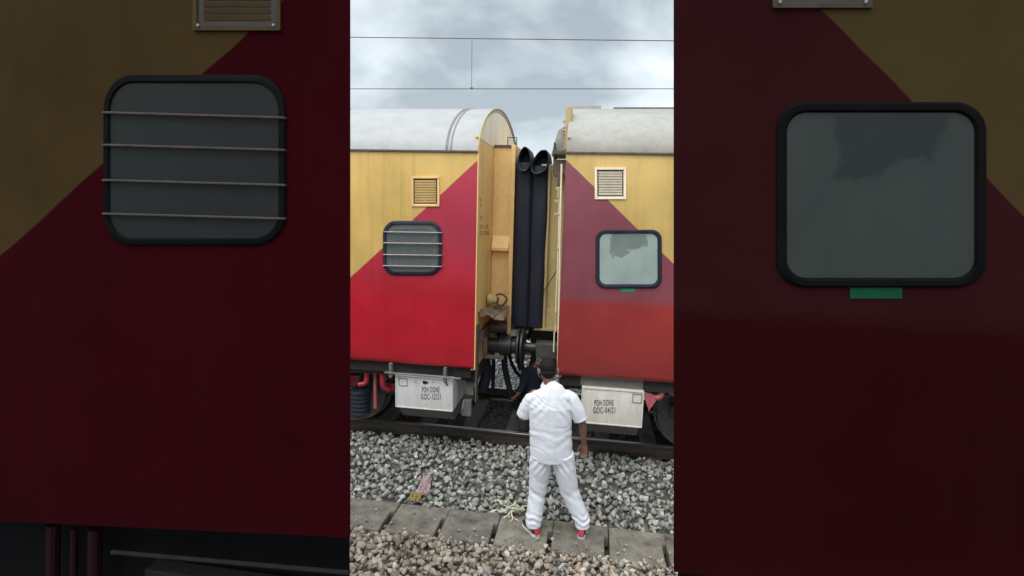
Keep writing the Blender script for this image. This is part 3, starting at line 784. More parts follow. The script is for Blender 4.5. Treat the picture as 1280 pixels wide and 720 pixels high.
bl, ql, (bx0, bx1, bz0, bz1) = equip_box((494.5, 470.5, 566, 511.5), left, M['white_box'], .75, 'POH DONE', (527.5, 483.4, 549.5, 490.6), 'GOC-12/21', (526, 492, 551, 499.4))
mb = MB()
for (u, v, r_) in ((.30, .86, .006), (.345, .80, .008), (.36, .83, .006), (.38, .78, .006), (.12, .78, .004), (.15, .78, .004), (.17, .79, .004), (.52, .80, .028), (.55, .82, .02), (.50, .84, .02), (.66, .84, .008), (.54, .16, .006), (.555, .12, .004), (.88, .86, .022), (.90, .80, .014)):
    pts = [ql.p(u, v, -.0025)+Vector((r_*math.cos(k)*random.uniform(.6, 1.2), 0, r_*math.sin(k)*random.uniform(.5, 1.1))) for k in [i*2*math.pi/9 for i in range(9)]]
    mb.prism(pts, (0, .0015, 0))
mb.build('paint_chips', M['stencil'], bl)
mb = MB(); qq = Quad3([ql.p(.06, .66), ql.p(.21, .66), ql.p(.21, .9), ql.p(.06, .9)]); mb.bands([qq.loop(i, .006, dy) for i, dy in ((0, -.001), (0, -.005), (.006, -.005), (.007, -.001))]); mb.build('data_plate', M['grey_steel'], bl)
br_, qr, (cx0, cx1, cz0, cz1) = equip_box((725, 486.5, 802.5, 531.5), right, M['cream_box'], .7, 'POH DONE', (743, 499.6, 767, 507.2), 'GOC-04/21', (741.5, 508.8, 769, 516.6))
mb = MB(); qq = Quad3([qr.p(.82, .68), qr.p(.97, .68), qr.p(.97, .93), qr.p(.82, .93)]); mb.bands([qq.loop(i, .006, dy) for i, dy in ((0, -.001), (0, -.006), (.006, -.006), (.007, -.001))]); mb.build('latch_plate', M['grey_steel'], br_)
mb = MB(); mb.box((cx0-.02, D+.09, cz1-.0), (cx1-.01, D+.6, cz1+.11), .006); mb.build('box_hanger', M['grey_steel'], right)
mb = MB(); mb.box((bx0+.2, D+.1, bz1), (bx1+.0, D+.7, bz1+.12), .006); mb.build('box_hanger', M['dark_under'], left)
# grey bar over the white box, its brackets, right hand steps
mb = MB(); mb.tube([at(481, 465.5, D-.02), at(576, 473.5, D-.02)], .013, 8); hb = mb.build('step_bar', M['grey_steel'], left)
for x, y in ((488, 466), (556, 472)):
    c = at(x, y, D-.01); mb = MB(); mb.box((c.x-.018, c.y-.01, c.z-.06), (c.x+.018, c.y+.05, c.z+.12), .004); mb.build('bar_bracket', M['grey_steel'], hb)
mb = MB(); c = at(587, 482, D+.25); mb.box((c.x-.05, c.y, c.z-.13), (c.x+.05, c.y+.05, c.z+.16), .008)
c = at(586, 508, D+.25); mb.box((c.x-.06, c.y-.06, c.z-.11), (c.x+.04, c.y+.02, c.z+.10), .012); mb.build('step_bracket', M['grey_steel'], left)
mb = MB(); mb.tube(curve_pts([at(580, 500, D+.12), at(578, 510, D+.1), at(577, 516, D+.1), at(580, 519, D+.12)], 6), .012, 8); mb.build('step_handle', M['rail_top'], left)
# red brake gear
mb = MB()
mb.tube(curve_pts([at(458, 460, D+.2), at(458, 474, D+.2), at(456, 479, D+.15), at(448, 481, D+.12)], 6), .032, 12)
mb.tube(curve_pts([at(479, 458, D+.2), at(478, 470, D+.2), at(479, 482, D+.2), at(486, 488, D+.25)], 6), .034, 12)
mb.build('brake_pipe', M['red_pipe'], left, auto=40)
mb = MB(); c = at(468.5, 492, D+.25); mb.box((c.x-.02, c.y, c.z-.20), (c.x+.02, c.y+.03, c.z+.30), .004); mb.build('hanger', M['faded_red'], left)
mb = MB(); mb.prism([at(480, 478, D+.3), at(493, 480, D+.3), at(493, 487, D+.3), at(483, 491, D+.3)], (0, .12, 0)); mb.build('brake_bracket', M['red_pipe'], left)
mb = MB(); c = at(444, 478, D+.35); mb.box((c.x-.08, c.y, c.z-.05), (c.x+.05, c.y+.1, c.z+.09), .006); mb.build('brake_bracket', M['red_pipe'], left)
mb = MB(); mb.tube(curve_pts([at(808, 493, D+.15), at(819, 497, D+.15), at(826, 494, D+.15), at(829, 484, D+.15), at(834, 482, D+.15), at(839, 490, D+.15), at(850, 491, D+.15)], 6), .036, 12); mb.build('brake_pipe', M['faded_red'], right, auto=40)
mb = MB(); a, b, c = at(804, 491, D+.05), at(811, 514, D+.05), at(820, 501, D+.05)
mb.prism([a, b, c, at(816, 495, D+.05)], (0, .14, 0)); mb.build('brake_bracket', M['faded_red'], right)

for root_, xa, xb in ((left, XL-.1, -9), (right, XR+.1, 9)):
    for yy, zz, r_ in ((D+.16, .905, .022), (D+.42, .86, .03), (D+.60, .80, .018)):
        mb = MB(); mb.tube([Vector((xa+(xb-xa)*i/24, yy, zz+.012*math.sin(i*1.9))) for i in range(25)], r_, 8); mb.build('air_pipe', M['dark_under'], root_)
    sg = 1 if xb > xa else -1
    for k in range(4):
        x0 = xa+sg*(1.0+k*.42); mb = MB()
        mb.tube(curve_pts([(x0, D+.3, .95), (x0+sg*.05, D+.26, .74), (x0+sg*.16, D+.28, .62), (x0+sg*.24, D+.34, .78), (x0+sg*.27, D+.4, .95)], 6), .013, 6); mb.build('cable_loop', M['black_rubber'], root_)
# buffers, coupler and hoses
YB = YC-.98
pbuf = at(648, 433, YB); ZBf = pbuf.z; XM = at(651, 433, YB).x
for yy in (YB, 2*YC-YB):
    mb = MB(); L_ = XM-.012-XL
    mb.lathe((XL+.01, yy, ZBf), (1, 0, 0), [(0, .15), (.03, .15), (.032, .095), (L_-.28, .095), (L_-.27, .125), (L_-.12, .125), (L_-.11, .085), (L_-.05, .085), (L_-.045, .20), (L_-.03, .235), (L_-.012, .235), (L_, .20)], 40)
    mb.build('buffer', M['black_steel'], left, auto=30)
    mb = MB(); L_ = XR-XM-.012
    mb.lathe((XR-.01, yy, ZBf), (-1, 0, 0), [(0, .15), (.03, .15), (.032, .10), (L_-.2, .10), (L_-.19, .06), (L_-.05, .06), (L_-.045, .20), (L_-.03, .235), (L_-.012, .235), (L_, .20)], 40)
    mb.build('buffer', M['black_steel'], right, auto=30)
mb = MB(); mb.box((XR-.3, YB-.13, ZBf-.1), (XR+.04, YB+.02, ZBf+.09), .012); mb.build('buffer_housing', M['worn_steel'], right)
mb = MB(); mb.box((XL, YC-.12, ZBf-.14), (XM+.02, YC+.12, ZBf+.1), .03); mb.build('coupler', M['black_steel'], left, auto=30)
mb = MB(); mb.box((XM+.03, YC-.15, ZBf-.17), (XR, YC+.15, ZBf+.12), .03); mb.build('coupler', M['black_steel'], right, auto=30)
def hose(pts, r_, root):
    mb = MB(); mb.tube(curve_pts(pts, 8), r_, 10); mb.build('air_hose', M['black_rubber'], root, auto=40)
hose([at(630, 440, YC-.5), at(631, 460, YC-.5), at(636, 482, YC-.5), at(640, 500, YC-.5), at(648, 505, YC-.45)], .042, left)
hose([at(604, 440, YC-.7), at(608, 465, YC-.7), at(603, 488, YC-.7)], .075, left)
hose([at(636, 436, YC+.5), at(640, 455, YC+.5), at(652, 470, YC+.5), at(666, 452, YC+.5), at(672, 436, YC+.5)], .028, left)
hose([at(615, 440, YC-.3), at(617, 455, YC-.3), at(616, 487, YC-.3)], .028, left)
hose([at(648, 440, YC-.3), at(650, 452, YC-.3), at(652, 462, YC-.3)], .05, right)
hose([at(668, 440, YC-.3), at(664, 460, YC-.3), at(652, 490, YC-.3), at(646, 512, YC-.3)], .045, right)
hose([at(690, 436, YC-.2), at(676, 460, YC-.2), at(668, 490, YC-.2), at(664, 520, YC-.2)], .04, right)
crumple('paper_tag', [at(634, 421, YC-.6), at(646, 420, YC-.6), at(647, 412, YC-.6), at(639, 412, YC-.6)], .02, M['white_rag'], left, n=6, th=.003, seed=2)
crumple('paper_tag', [at(657, 417, YC-.6), at(660, 416, YC-.6), at(661, 412, YC-.6), at(658, 413, YC-.6)], .01, M['white_rag'], right, n=4, th=.003, seed=9)

# ------------------------------------------------------------------ overhead wires
def wire(name, a, b, r, sag, label, cat):
    a, b = Vector(a), Vector(b); d_ = (b-a); a2 = a-d_*2.2; b2 = b+d_*2.2; n = 30; pts = []
    for i in range(n+1):
        f = i/n; p = a2.lerp(b2, f); p.z -= sag*(1-((f-.62)/.62)**2) if sag else 0; pts.append(p)
    mb = MB(); mb.tube(pts, r, 6); o = mb.build(name, M['wire'], loc=tuple(a)); return tag(o, label, cat)
w1 = wire('contact_wire', at(438, 111, 12.1), at(842, 111, 12.1), .008, 0, 'lower straight overhead wire against the cloudy sky', 'overhead wire')
w2 = wire('catenary_wire', at(438, 46.5, 12.1), at(842, 51, 12.1), .009, 0, 'upper overhead wire near the top of the sky', 'overhead wire')
mb = MB(); pa, pb_ = at(590, 48.3, 12.1), at(589.5, 111, 12.1)
mb.tube([pa, pb_], .0065, 6); dr = mb.build('dropper_wire', M['wire'], loc=tuple(pb_)); tag(dr, 'short vertical dropper joining the two overhead wires', 'dropper wire')
mb = MB(); mb.box(pb_-Vector((.03, .02, .01)), pb_+Vector((.03, .02, .03)), .004); mb.build('clip', M['wire'], dr)

# ------------------------------------------------------------------ added coaches standing in for the dimmed side borders
YN, DN = 1.6, .72
def near_coach(side, label, liv, wmat, root_x):
    L_ = Vector((root_x, YN+.36, 0))
    root = thing('railway_coach', L_, label, 'railway coach', 'added coaches standing in for the dimmed side borders')
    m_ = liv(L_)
    zt = 3.75
    if side < 0:
        e0, e1 = at(438, 720, YN), at(438, 0, YN)
        b0, b1 = at(425, 720, YN+DN), at(425, 0, YN+DN)
        far = -7.5
        xs = [far, -2.6, -2.29, e0.x]
        zf = lambda x: 1.66 if x < -2.5 else 1.802+.0815*(x+.792)
    else:
        e0, e1 = at(842, 720, YN), at(842, 0, YN)
        b0, b1 = at(855, 720, YN+DN), at(855, 0, YN+DN)
        far = 7.5
        xs = [far, 1.3, .8, e0.x]
        zf = lambda x: 1.825 if x < .5 else 1.825-.03*(min(x, 1.4)-.5)
    def edge(z, a, b): return a.lerp(b, (z-a.z)/(b.z-a.z)).x
    def column(x, z, last, back=False):
        if last: return edge(z, b0, b1) if back else edge(z, e0, e1)
        return x
    rows = 10; mb = MB(); t = bmesh.new(); G = []
    for back in (False, True):
        g = []
        for i, x in enumerate(xs):
            last = i == len(xs)-1; z0 = zf(x)
            g.append([t.verts.new((column(x, z0+(zt-z0)*k/rows, last, back), YN+(DN if back else 0), z0+(zt-z0)*k/rows)) for k in range(rows+1)])
        G.append(g)
    for g in G:
        for i in range(len(xs)-1):
            for k in range(rows): t.faces.new((g[i][k], g[i+1][k], g[i+1][k+1], g[i][k+1]))
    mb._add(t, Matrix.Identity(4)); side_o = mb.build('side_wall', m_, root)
    mb = MB()
    fr, bk = [], []
    for k in range(rows+1):
        z0 = zf(xs[-1]); z = z0+(zt-z0)*k/rows
        fr.append(Vector((edge(z, e0, e1), YN, z))); bk.append(Vector((edge(z, b0, b1), YN+DN, z)))
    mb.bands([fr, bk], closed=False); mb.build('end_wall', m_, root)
    # floor and roof
    mb = MB(); mb.bands([[Vector((x if i < len(xs)-1 else edge(zf(x), e0, e1), YN, zf(x)+.001)) for i, x in enumerate(xs)], [Vector((x if i < len(xs)-1 else edge(zf(x), b0, b1), YN+DN, zf(x)+.001)) for i, x in enumerate(xs)]], closed=False); mb.build('floor', M['dark_under'], root)
    mb = MB(); rings = []
    for i in range(13):
        f = i/12; y = YN+DN*f; z = zt+.2*math.sin(math.pi*f)**.8
        xe = edge(zt, e0, e1)*(1-f)+edge(zt, b0, b1)*f
        rings.append([Vector((far, y, z)), Vector((xe, y, z))])
    mb.bands(rings, closed=False)
    t = bmesh.new(); t.faces.new([t.verts.new(r_[1]) for r_ in rings]); mb._add(t, Matrix.Identity(4)); mb.build('roof', M['roof_old'], root, auto=40)
    # sole bar, legs of the bogie down to the rail
    xa, xb = sorted((far, xs[-1]+side*.5))
    mb = MB(); mb.box((xa, YN+.2, 1.5), (xb, YN+.5, 1.655), .01); mb.build('sole_bar', M['dark_under'], root)
    xw = side*4.2
    for dx in (-1.2, 1.2):
        for yy in (1.14, 2.42):
            mb = MB(); mb.lathe((xw+dx, yy-.06, -.33+.457), (0, 1, 0), [(0, .2), (0, .45), (.12, .457), (.125, .2)], 32); mb.build('wheel', M['worn_steel'], root, auto=30)
    mb = MB(); mb.box((xw-1.6, 1.3, .1), (xw+1.6, 2.3, .45), .03); mb.box((xw-.4, 1.5, .4), (xw+.4, 2.2, 1.6), .03); mb.build('bogie_frame', M['dark_under'], root)
    return root, side_o
# paints of the added coaches: dimming of the side borders put into colour
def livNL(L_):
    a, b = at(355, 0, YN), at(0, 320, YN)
    return livery('dimmed_left_livery', L_, ((a.x, a.z), (b.x, b.z)), s2l((53, 41, 23)), s2l((37, 3, 7)), rough=.85, dirt=(.010, .003, .003), dirt_amt=.35, spec=.02, zb=1.68, specks=0.)
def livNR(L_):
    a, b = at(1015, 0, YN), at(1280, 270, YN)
    return livery('dimmed_right_livery', L_, ((a.x, a.z), (b.x, b.z)), s2l((53, 43, 25)), s2l((36, 12, 14)), band=s2l((32, 5, 6)), band_z=(at(1000, 398, YN).z), band_k=14., rough=.85, dirt=(.012, .004, .004), dirt_amt=.3, spec=.02, zb=1.7, specks=0.)
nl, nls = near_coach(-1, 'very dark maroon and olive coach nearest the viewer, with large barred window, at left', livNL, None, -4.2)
nr, nrs = near_coach(1, 'added coach standing in for the dimmed right border, darkness in its paint, large unbarred window', livNR, None, 4.2)
DK = {}  # fittings of the added coaches, with the dimming put into each colour
DK['rub'] = paint('dimmed_black_rubber', (.0025, .0025, .003), (.006, .0055, .005), .4, .7, 9, spec=.04)
DK['glass'] = paint('dimmed_glass', s2l((22, 25, 25)), s2l((30, 33, 32)), .5, .6, 5, bump=.02, spec=.12)
DK['bar'] = paint('dimmed_bar_paint', s2l((64, 54, 52)), s2l((35, 25, 22)), .6, .6, 25, spec=.15)
DK['vent'] = paint('dimmed_yellow_vent', s2l((58, 46, 26)), s2l((30, 22, 14)), .5, .7, 12, spec=.08)
DK['cream'] = paint('dimmed_cream_vent', s2l((62, 55, 45)), s2l((30, 25, 18)), .5, .7, 12, spec=.08)
DK['green'] = paint('dimmed_green_label', s2l((8, 60, 42)), s2l((10, 35, 26)), .4, .7, 25, spec=.1)
DK['red'] = paint('dimmed_red_pipe', s2l((26, 3, 6)), s2l((9, 3, 4)), .5, .6, 20, spec=.12)
DK['grey'] = paint('dimmed_grey_box', s2l((26, 24, 25)), s2l((12, 11, 11)), .5, .7, 12, spec=.1)
K = YN/D*1.15
q = Quad((131, 94, 358, 307), YN)
w = ring_part(q, [(0, .115, 0), (0, .115, -.005), (.005, .11, -.009), (.022, .095, -.009), (.027, .09, -.003)]).build('window', DK['rub'], nl, auto=40)
pane(q, .023, .092, -.0035).build('glass', DK['glass'], w)
for v in (.785, .60, .395, .195):
    mb = MB(); mb.tube([q.p(.006, v, 0), q.p(.006, v, -.010), q.p(.018, v, -.014), q.p(.985, v-.03, -.014), q.p(.997, v-.03, -.010), q.p(.997, v-.03, 0)], .0046, 8); mb.build('guard_bar', DK['bar'], w)
louvre_vent(Quad((243, -62, 352, 39), YN), nl, DK['vent'], DK['vent'], n=9, th=.012, k=.6)
q = Quad((970, 128, 1231, 359), YN)
w = ring_part(q, [(0, .078, 0), (0, .078, -.006), (.007, .072, -.012), (.022, .06, -.011), (.029, .052, -.003)]).build('window', DK['rub'], nr, auto=40)
cn = q.p(.5, .5)-Vector((4.2, YN+.36, 0))
mn = peel_material('dimmed_right_glass', cn.x, cn.z+.14, .13, .06, s2l((42, 47, 45)), s2l((33, 37, 37))); mn.node_tree.nodes['Principled BSDF'].inputs['Specular IOR Level'].default_value = .12; mn.node_tree.nodes['Principled BSDF'].inputs['Roughness'].default_value = .6  # the same dimming is put into both pane colours
pane(q, .024, .056, -.0035).build('glass', mn, w)
g = Quad((1062, 359, 1127, 373), YN); mb = MB(); mb.prism([g.p(u, v, -.003) for u, v in ((0, 0), (1, 0), (1, 1), (0, 1))], (0, .002, 0)); mb.build('green_label', DK['green'], nr)
louvre_vent(Quad((965, -100, 1089, 11), YN), nr, DK['cream'], DK['cream'], n=9, th=.012, k=.5)
# gear below the nearest left coach
mb = MB(); mb.tube([at(140, 690, YN+.02), at(436, 716, YN+.02)], .009, 8); mb.build('step_bar', DK['grey'], nl)
for x0, x1, y0 in ((58, 76, 655), (110, 128, 660), (88, 98, 660)):
    mb = MB(); mb.tube([at((x0+x1)/2, y0, YN+.06), at((x0+x1)/2-1, 760, YN+.06)], (x1-x0)/2*.0026, 10); mb.build('brake_pipe', DK['red'], nl)
a = at(180, 712, YN+.05); e = at(434, 760, YN+.05)
mb = MB(); mb.box((a.x, YN+.05, a.z-.3), (e.x, YN+.12, a.z), .004); mb.build('equipment_box', DK['grey'], nl)
for root_, pts in ((nl, [at(430, 660, YN+.14), at(430, 790, YN+.14), Vector((-7.4, YN+.14, 1.3)), Vector((-7.4, YN+.14, 1.8))]), (nr, [at(850, 690, YN+.14), at(850, 800, YN+.14), Vector((7.4, YN+.14, 1.3)), Vector((7.4, YN+.14, 1.84))])):
    mb = MB(); mb.prism(pts, (0, .05, 0)); mb.build('dark_backing', DK['rub'], root_)  # added dark sheet, blacks out the bright stones seen below the added coach
# ------------------------------------------------------------------ litter
def strip_litter(name, ctr, n, mat, label, cat, spread, seed, w=.014):
    rr = random.Random(seed); mb = MB()
    for i in range(n):
        p = Vector(ctr)+Vector((rr.gauss(0, spread[0]), rr.gauss(0, spread[1]), rr.uniform(.01, spread[2]))); a = rr.uniform(0, 6.28); pts = []
        for k in range(6):
            pts.append(p.copy()); a += rr.uniform(-.9, .9); p += Vector((math.cos(a)*.035, math.sin(a)*.035, rr.uniform(-.02, .02)))
        c = curve_pts(pts, 3); t = bmesh.new(); L1 = [t.verts.new(v+Vector((0, 0, w*.4))) for v in c]; L2 = [t.verts.new(v+Vector((w*.8*math.cos(i), w*.8*math.sin(i), 0))) for v in c]
        for k in range(len(c)-1): t.faces.new((L1[k], L1[k+1], L2[k+1], L2[k]))
        mb._add(t, Matrix.Identity(4))
    o = mb.build(name, mat, loc=tuple(ctr)); tag(o, label, cat); return o
pk = at(529, 617, Z=-.42); c0 = pk+Vector((0, 0, .03))
lt = crumple('paper_scrap', [c0+Vector((-.07, -.08, 0)), c0+Vector((.09, -.07, .0)), c0+Vector((.06, .13, .10)), c0+Vector((-.04, .14, .14))], .08, M['pink'], None, n=14, th=.002, seed=5)
tag(lt, 'crumpled pale pink paper scrap lying on the grey stones by the walkway', 'paper scrap')
yk = at(519, 627, Z=-.44); c0 = yk+Vector((0, 0, .035))
lt = crumple('wrapper', [c0+Vector((-.08, -.05, 0)), c0+Vector((.06, -.055, .01)), c0+Vector((.08, .05, .05)), c0+Vector((-.06, .05, .04))], .08, M['yellow_litter'], None, n=12, th=.002, seed=8)
tag(lt, 'crumpled yellow wrapper just left of the pink paper scrap', 'wrapper')
c0 = at(640, 641, Z=-.43); strip_litter('straw_litter', c0, 34, M['pale_litter'], "bunch of pale yellow strips on the walkway edge left of the standing man", 'litter', (.06, .05, .11), 5, .015)
c0 = at(629, 642, Z=-.43)+Vector((0, 0, .03)); lt = crumple('paper_scrap', [c0+Vector((-.06, -.03, 0)), c0+Vector((.04, -.035, 0)), c0+Vector((.05, .035, .02)), c0+Vector((-.03, .03, .01))], .035, M['white_rag'], None, n=8, th=.002, seed=12)
tag(lt, 'small white paper scrap at the left edge of the straw litter', 'paper scrap')
c0 = at(694, 630, Z=-.44)+Vector((0, 0, .03)); strip_litter('straw_litter', c0, 8, M['pale_litter'], "few pale strips on the stones seen between the standing man's legs", 'litter', (.04, .03, .05), 9)

# ------------------------------------------------------------------ people
def loft(bm, pts, radii, n=16, cap=True, xdir=None):
    """closed tapering limb through pts; radii: r or (r along xdir, r across)"""
    pts = [Vector(p) for p in pts]; rings = []
    ref = Vector(xdir).normalized() if xdir else None
    for i, p in enumerate(pts):
        d_ = (pts[min(i+1, len(pts)-1)]-pts[max(i-1, 0)]).normalized()
        a = ref if ref is not None else (Vector((1, 0, 0)) if abs(d_.x) < .8 else Vector((0, 1, 0)))
        a = (a-d_*a.dot(d_)).normalized(); b = d_.cross(a)
        r_ = radii[i]; ra, rb = (r_, r_) if isinstance(r_, (int, float)) else r_
        rings.append([bm.verts.new(p+a*ra*math.cos(2*math.pi*k/n)+b*rb*math.sin(2*math.pi*k/n)) for k in range(n)])
    for A, B in zip(rings, rings[1:]):
        for k in range(n): bm.faces.new((A[k], A[(k+1) % n], B[(k+1) % n], B[k]))
    bm.faces.new(rings[0][::-1]); bm.faces.new(rings[-1])
def ball(bm, c, r, rot=None, sub=3):
    t = bmesh.new(); bmesh.ops.create_icosphere(t, subdivisions=sub, radius=1)
    M4 = Matrix.Translation(Vector(c)) @ ((rot.to_4x4()) if rot else Matrix.Identity(4)) @ Matrix.Diagonal((*((r, r, r) if isinstance(r, (int, float)) else r), 1))
    t.transform(M4); me = bpy.data.meshes.new('t'); t.to_mesh(me); t.free(); bm.from_mesh(me); bpy.data.meshes.remove(me)
def remesh(bm, voxel, smooth=4):
    bmesh.ops.recalc_face_normals(bm, faces=bm.faces[:])
    me = bpy.data.meshes.new('r'); bm.to_mesh(me); bm.free()
    o = bpy.data.objects.new('r', me); COL.objects.link(o)
    m1 = o.modifiers.new('r', 'REMESH'); m1.mode = 'VOXEL'; m1.voxel_size = voxel
    if smooth: m2 = o.modifiers.new('s', 'SMOOTH'); m2.iterations = smooth; m2.factor = .5
    bpy.context.view_layer.update()
    out = bpy.data.meshes.new_from_object(o.evaluated_get(bpy.context.evaluated_depsgraph_get()))
    bpy.data.objects.remove(o); bpy.data.meshes.remove(me); return out
def hand(bm, wrist, direction, palm_n, thumb_dir, s=1., curl=.5):
    """palm with four unequal bent fingers and a thumb; direction = towards the finger tips, palm_n = out of the palm"""
    d_ = Vector(direction).normalized(); n_ = (Vector(palm_n)-d_*Vector(palm_n).dot(d_)).normalized(); sd = d_.cross(n_)
    if sd.dot(Vector(thumb_dir)) < 0: sd = -sd
    W = Vector(wrist)
    loft(bm, [W-d_*.02*s, W+d_*.02*s, W+d_*.055*s, W+d_*.092*s], [(.026*s, .021*s), (.034*s, .018*s), (.041*s, .017*s), (.038*s, .013*s)], 14, xdir=sd)
    for i, (off, ln) in enumerate(((.029, .074), (.010, .082), (-.009, .076), (-.027, .060))):
        p = W+d_*.085*s+sd*off*s; pts = [p-d_*.02*s]; dirn = d_.copy()
        cv = curl*(1+.12*i)
        for k, f in enumerate((.45, .32, .23)):
            a = cv*(.35+.35*k); dirn = (dirn*math.cos(a)+n_*math.sin(a)).normalized()
            p = p+dirn*ln*f*s; pts.append(p.copy())
        loft(bm, pts, [.0095*s, .009*s, .0082*s, .0065*s], 9, xdir=sd)
    p = W+d_*.025*s+sd*.026*s
    loft(bm, [p, p+(d_*.6+sd*.7+n_*.25)*.034*s, p+(d_*.6+sd*.7+n_*.25)*.034*s+(d_*.85+sd*.35+n_*.35)*.03*s, p+(d_*.6+sd*.7+n_*.25)*.034*s+(d_*.9+sd*.1+n_*.5)*.053*s], [.014*s, .0125*s, .0105*s, .008*s], 9, xdir=n_)
def head(bm, c, Rm, s=1.):
    """c = centre of the skull; Rm turns the head (faces +Y at rest)"""
    T = lambda v: Vector(c)+Rm @ (Vector(v)*s)
    ball(bm, T((0, -.012, .02)), (.076*s, .096*s, .088*s), Rm)
    ball(bm, T((0, .012, -.045)), (.062*s, .075*s, .068*s), Rm)
    ball(bm, T((0, .058, -.085)), (.030*s, .026*s, .022*s), Rm)
    loft(bm, [T((0, .075, .005)), T((0, .098, -.028)), T((0, .09, -.042))], [(.010*s, .012*s), (.016*s, .016*s), (.013*s, .010*s)], 10)
    ball(bm, T((0, .076, -.066)), (.024*s, .012*s, .010*s), Rm)
    ball(bm, T((0, .074, .012)), (.055*s, .018*s, .012*s), Rm)
    for e in (-1, 1):
        ball(bm, T((e*.077, -.005, -.012)), (.009*s, .021*s, .031*s), Rm)
        ball(bm, T((e*.084, -.014, -.006)), (.006*s, .010*s, .022*s), Rm)
def folds(me, fn):
    me.calc_loop_triangles() if False else None
    nr = [v.normal.copy() for v in me.vertices]
    for v, n_ in zip(me.vertices, nr): v.co += n_*fn(v.co)

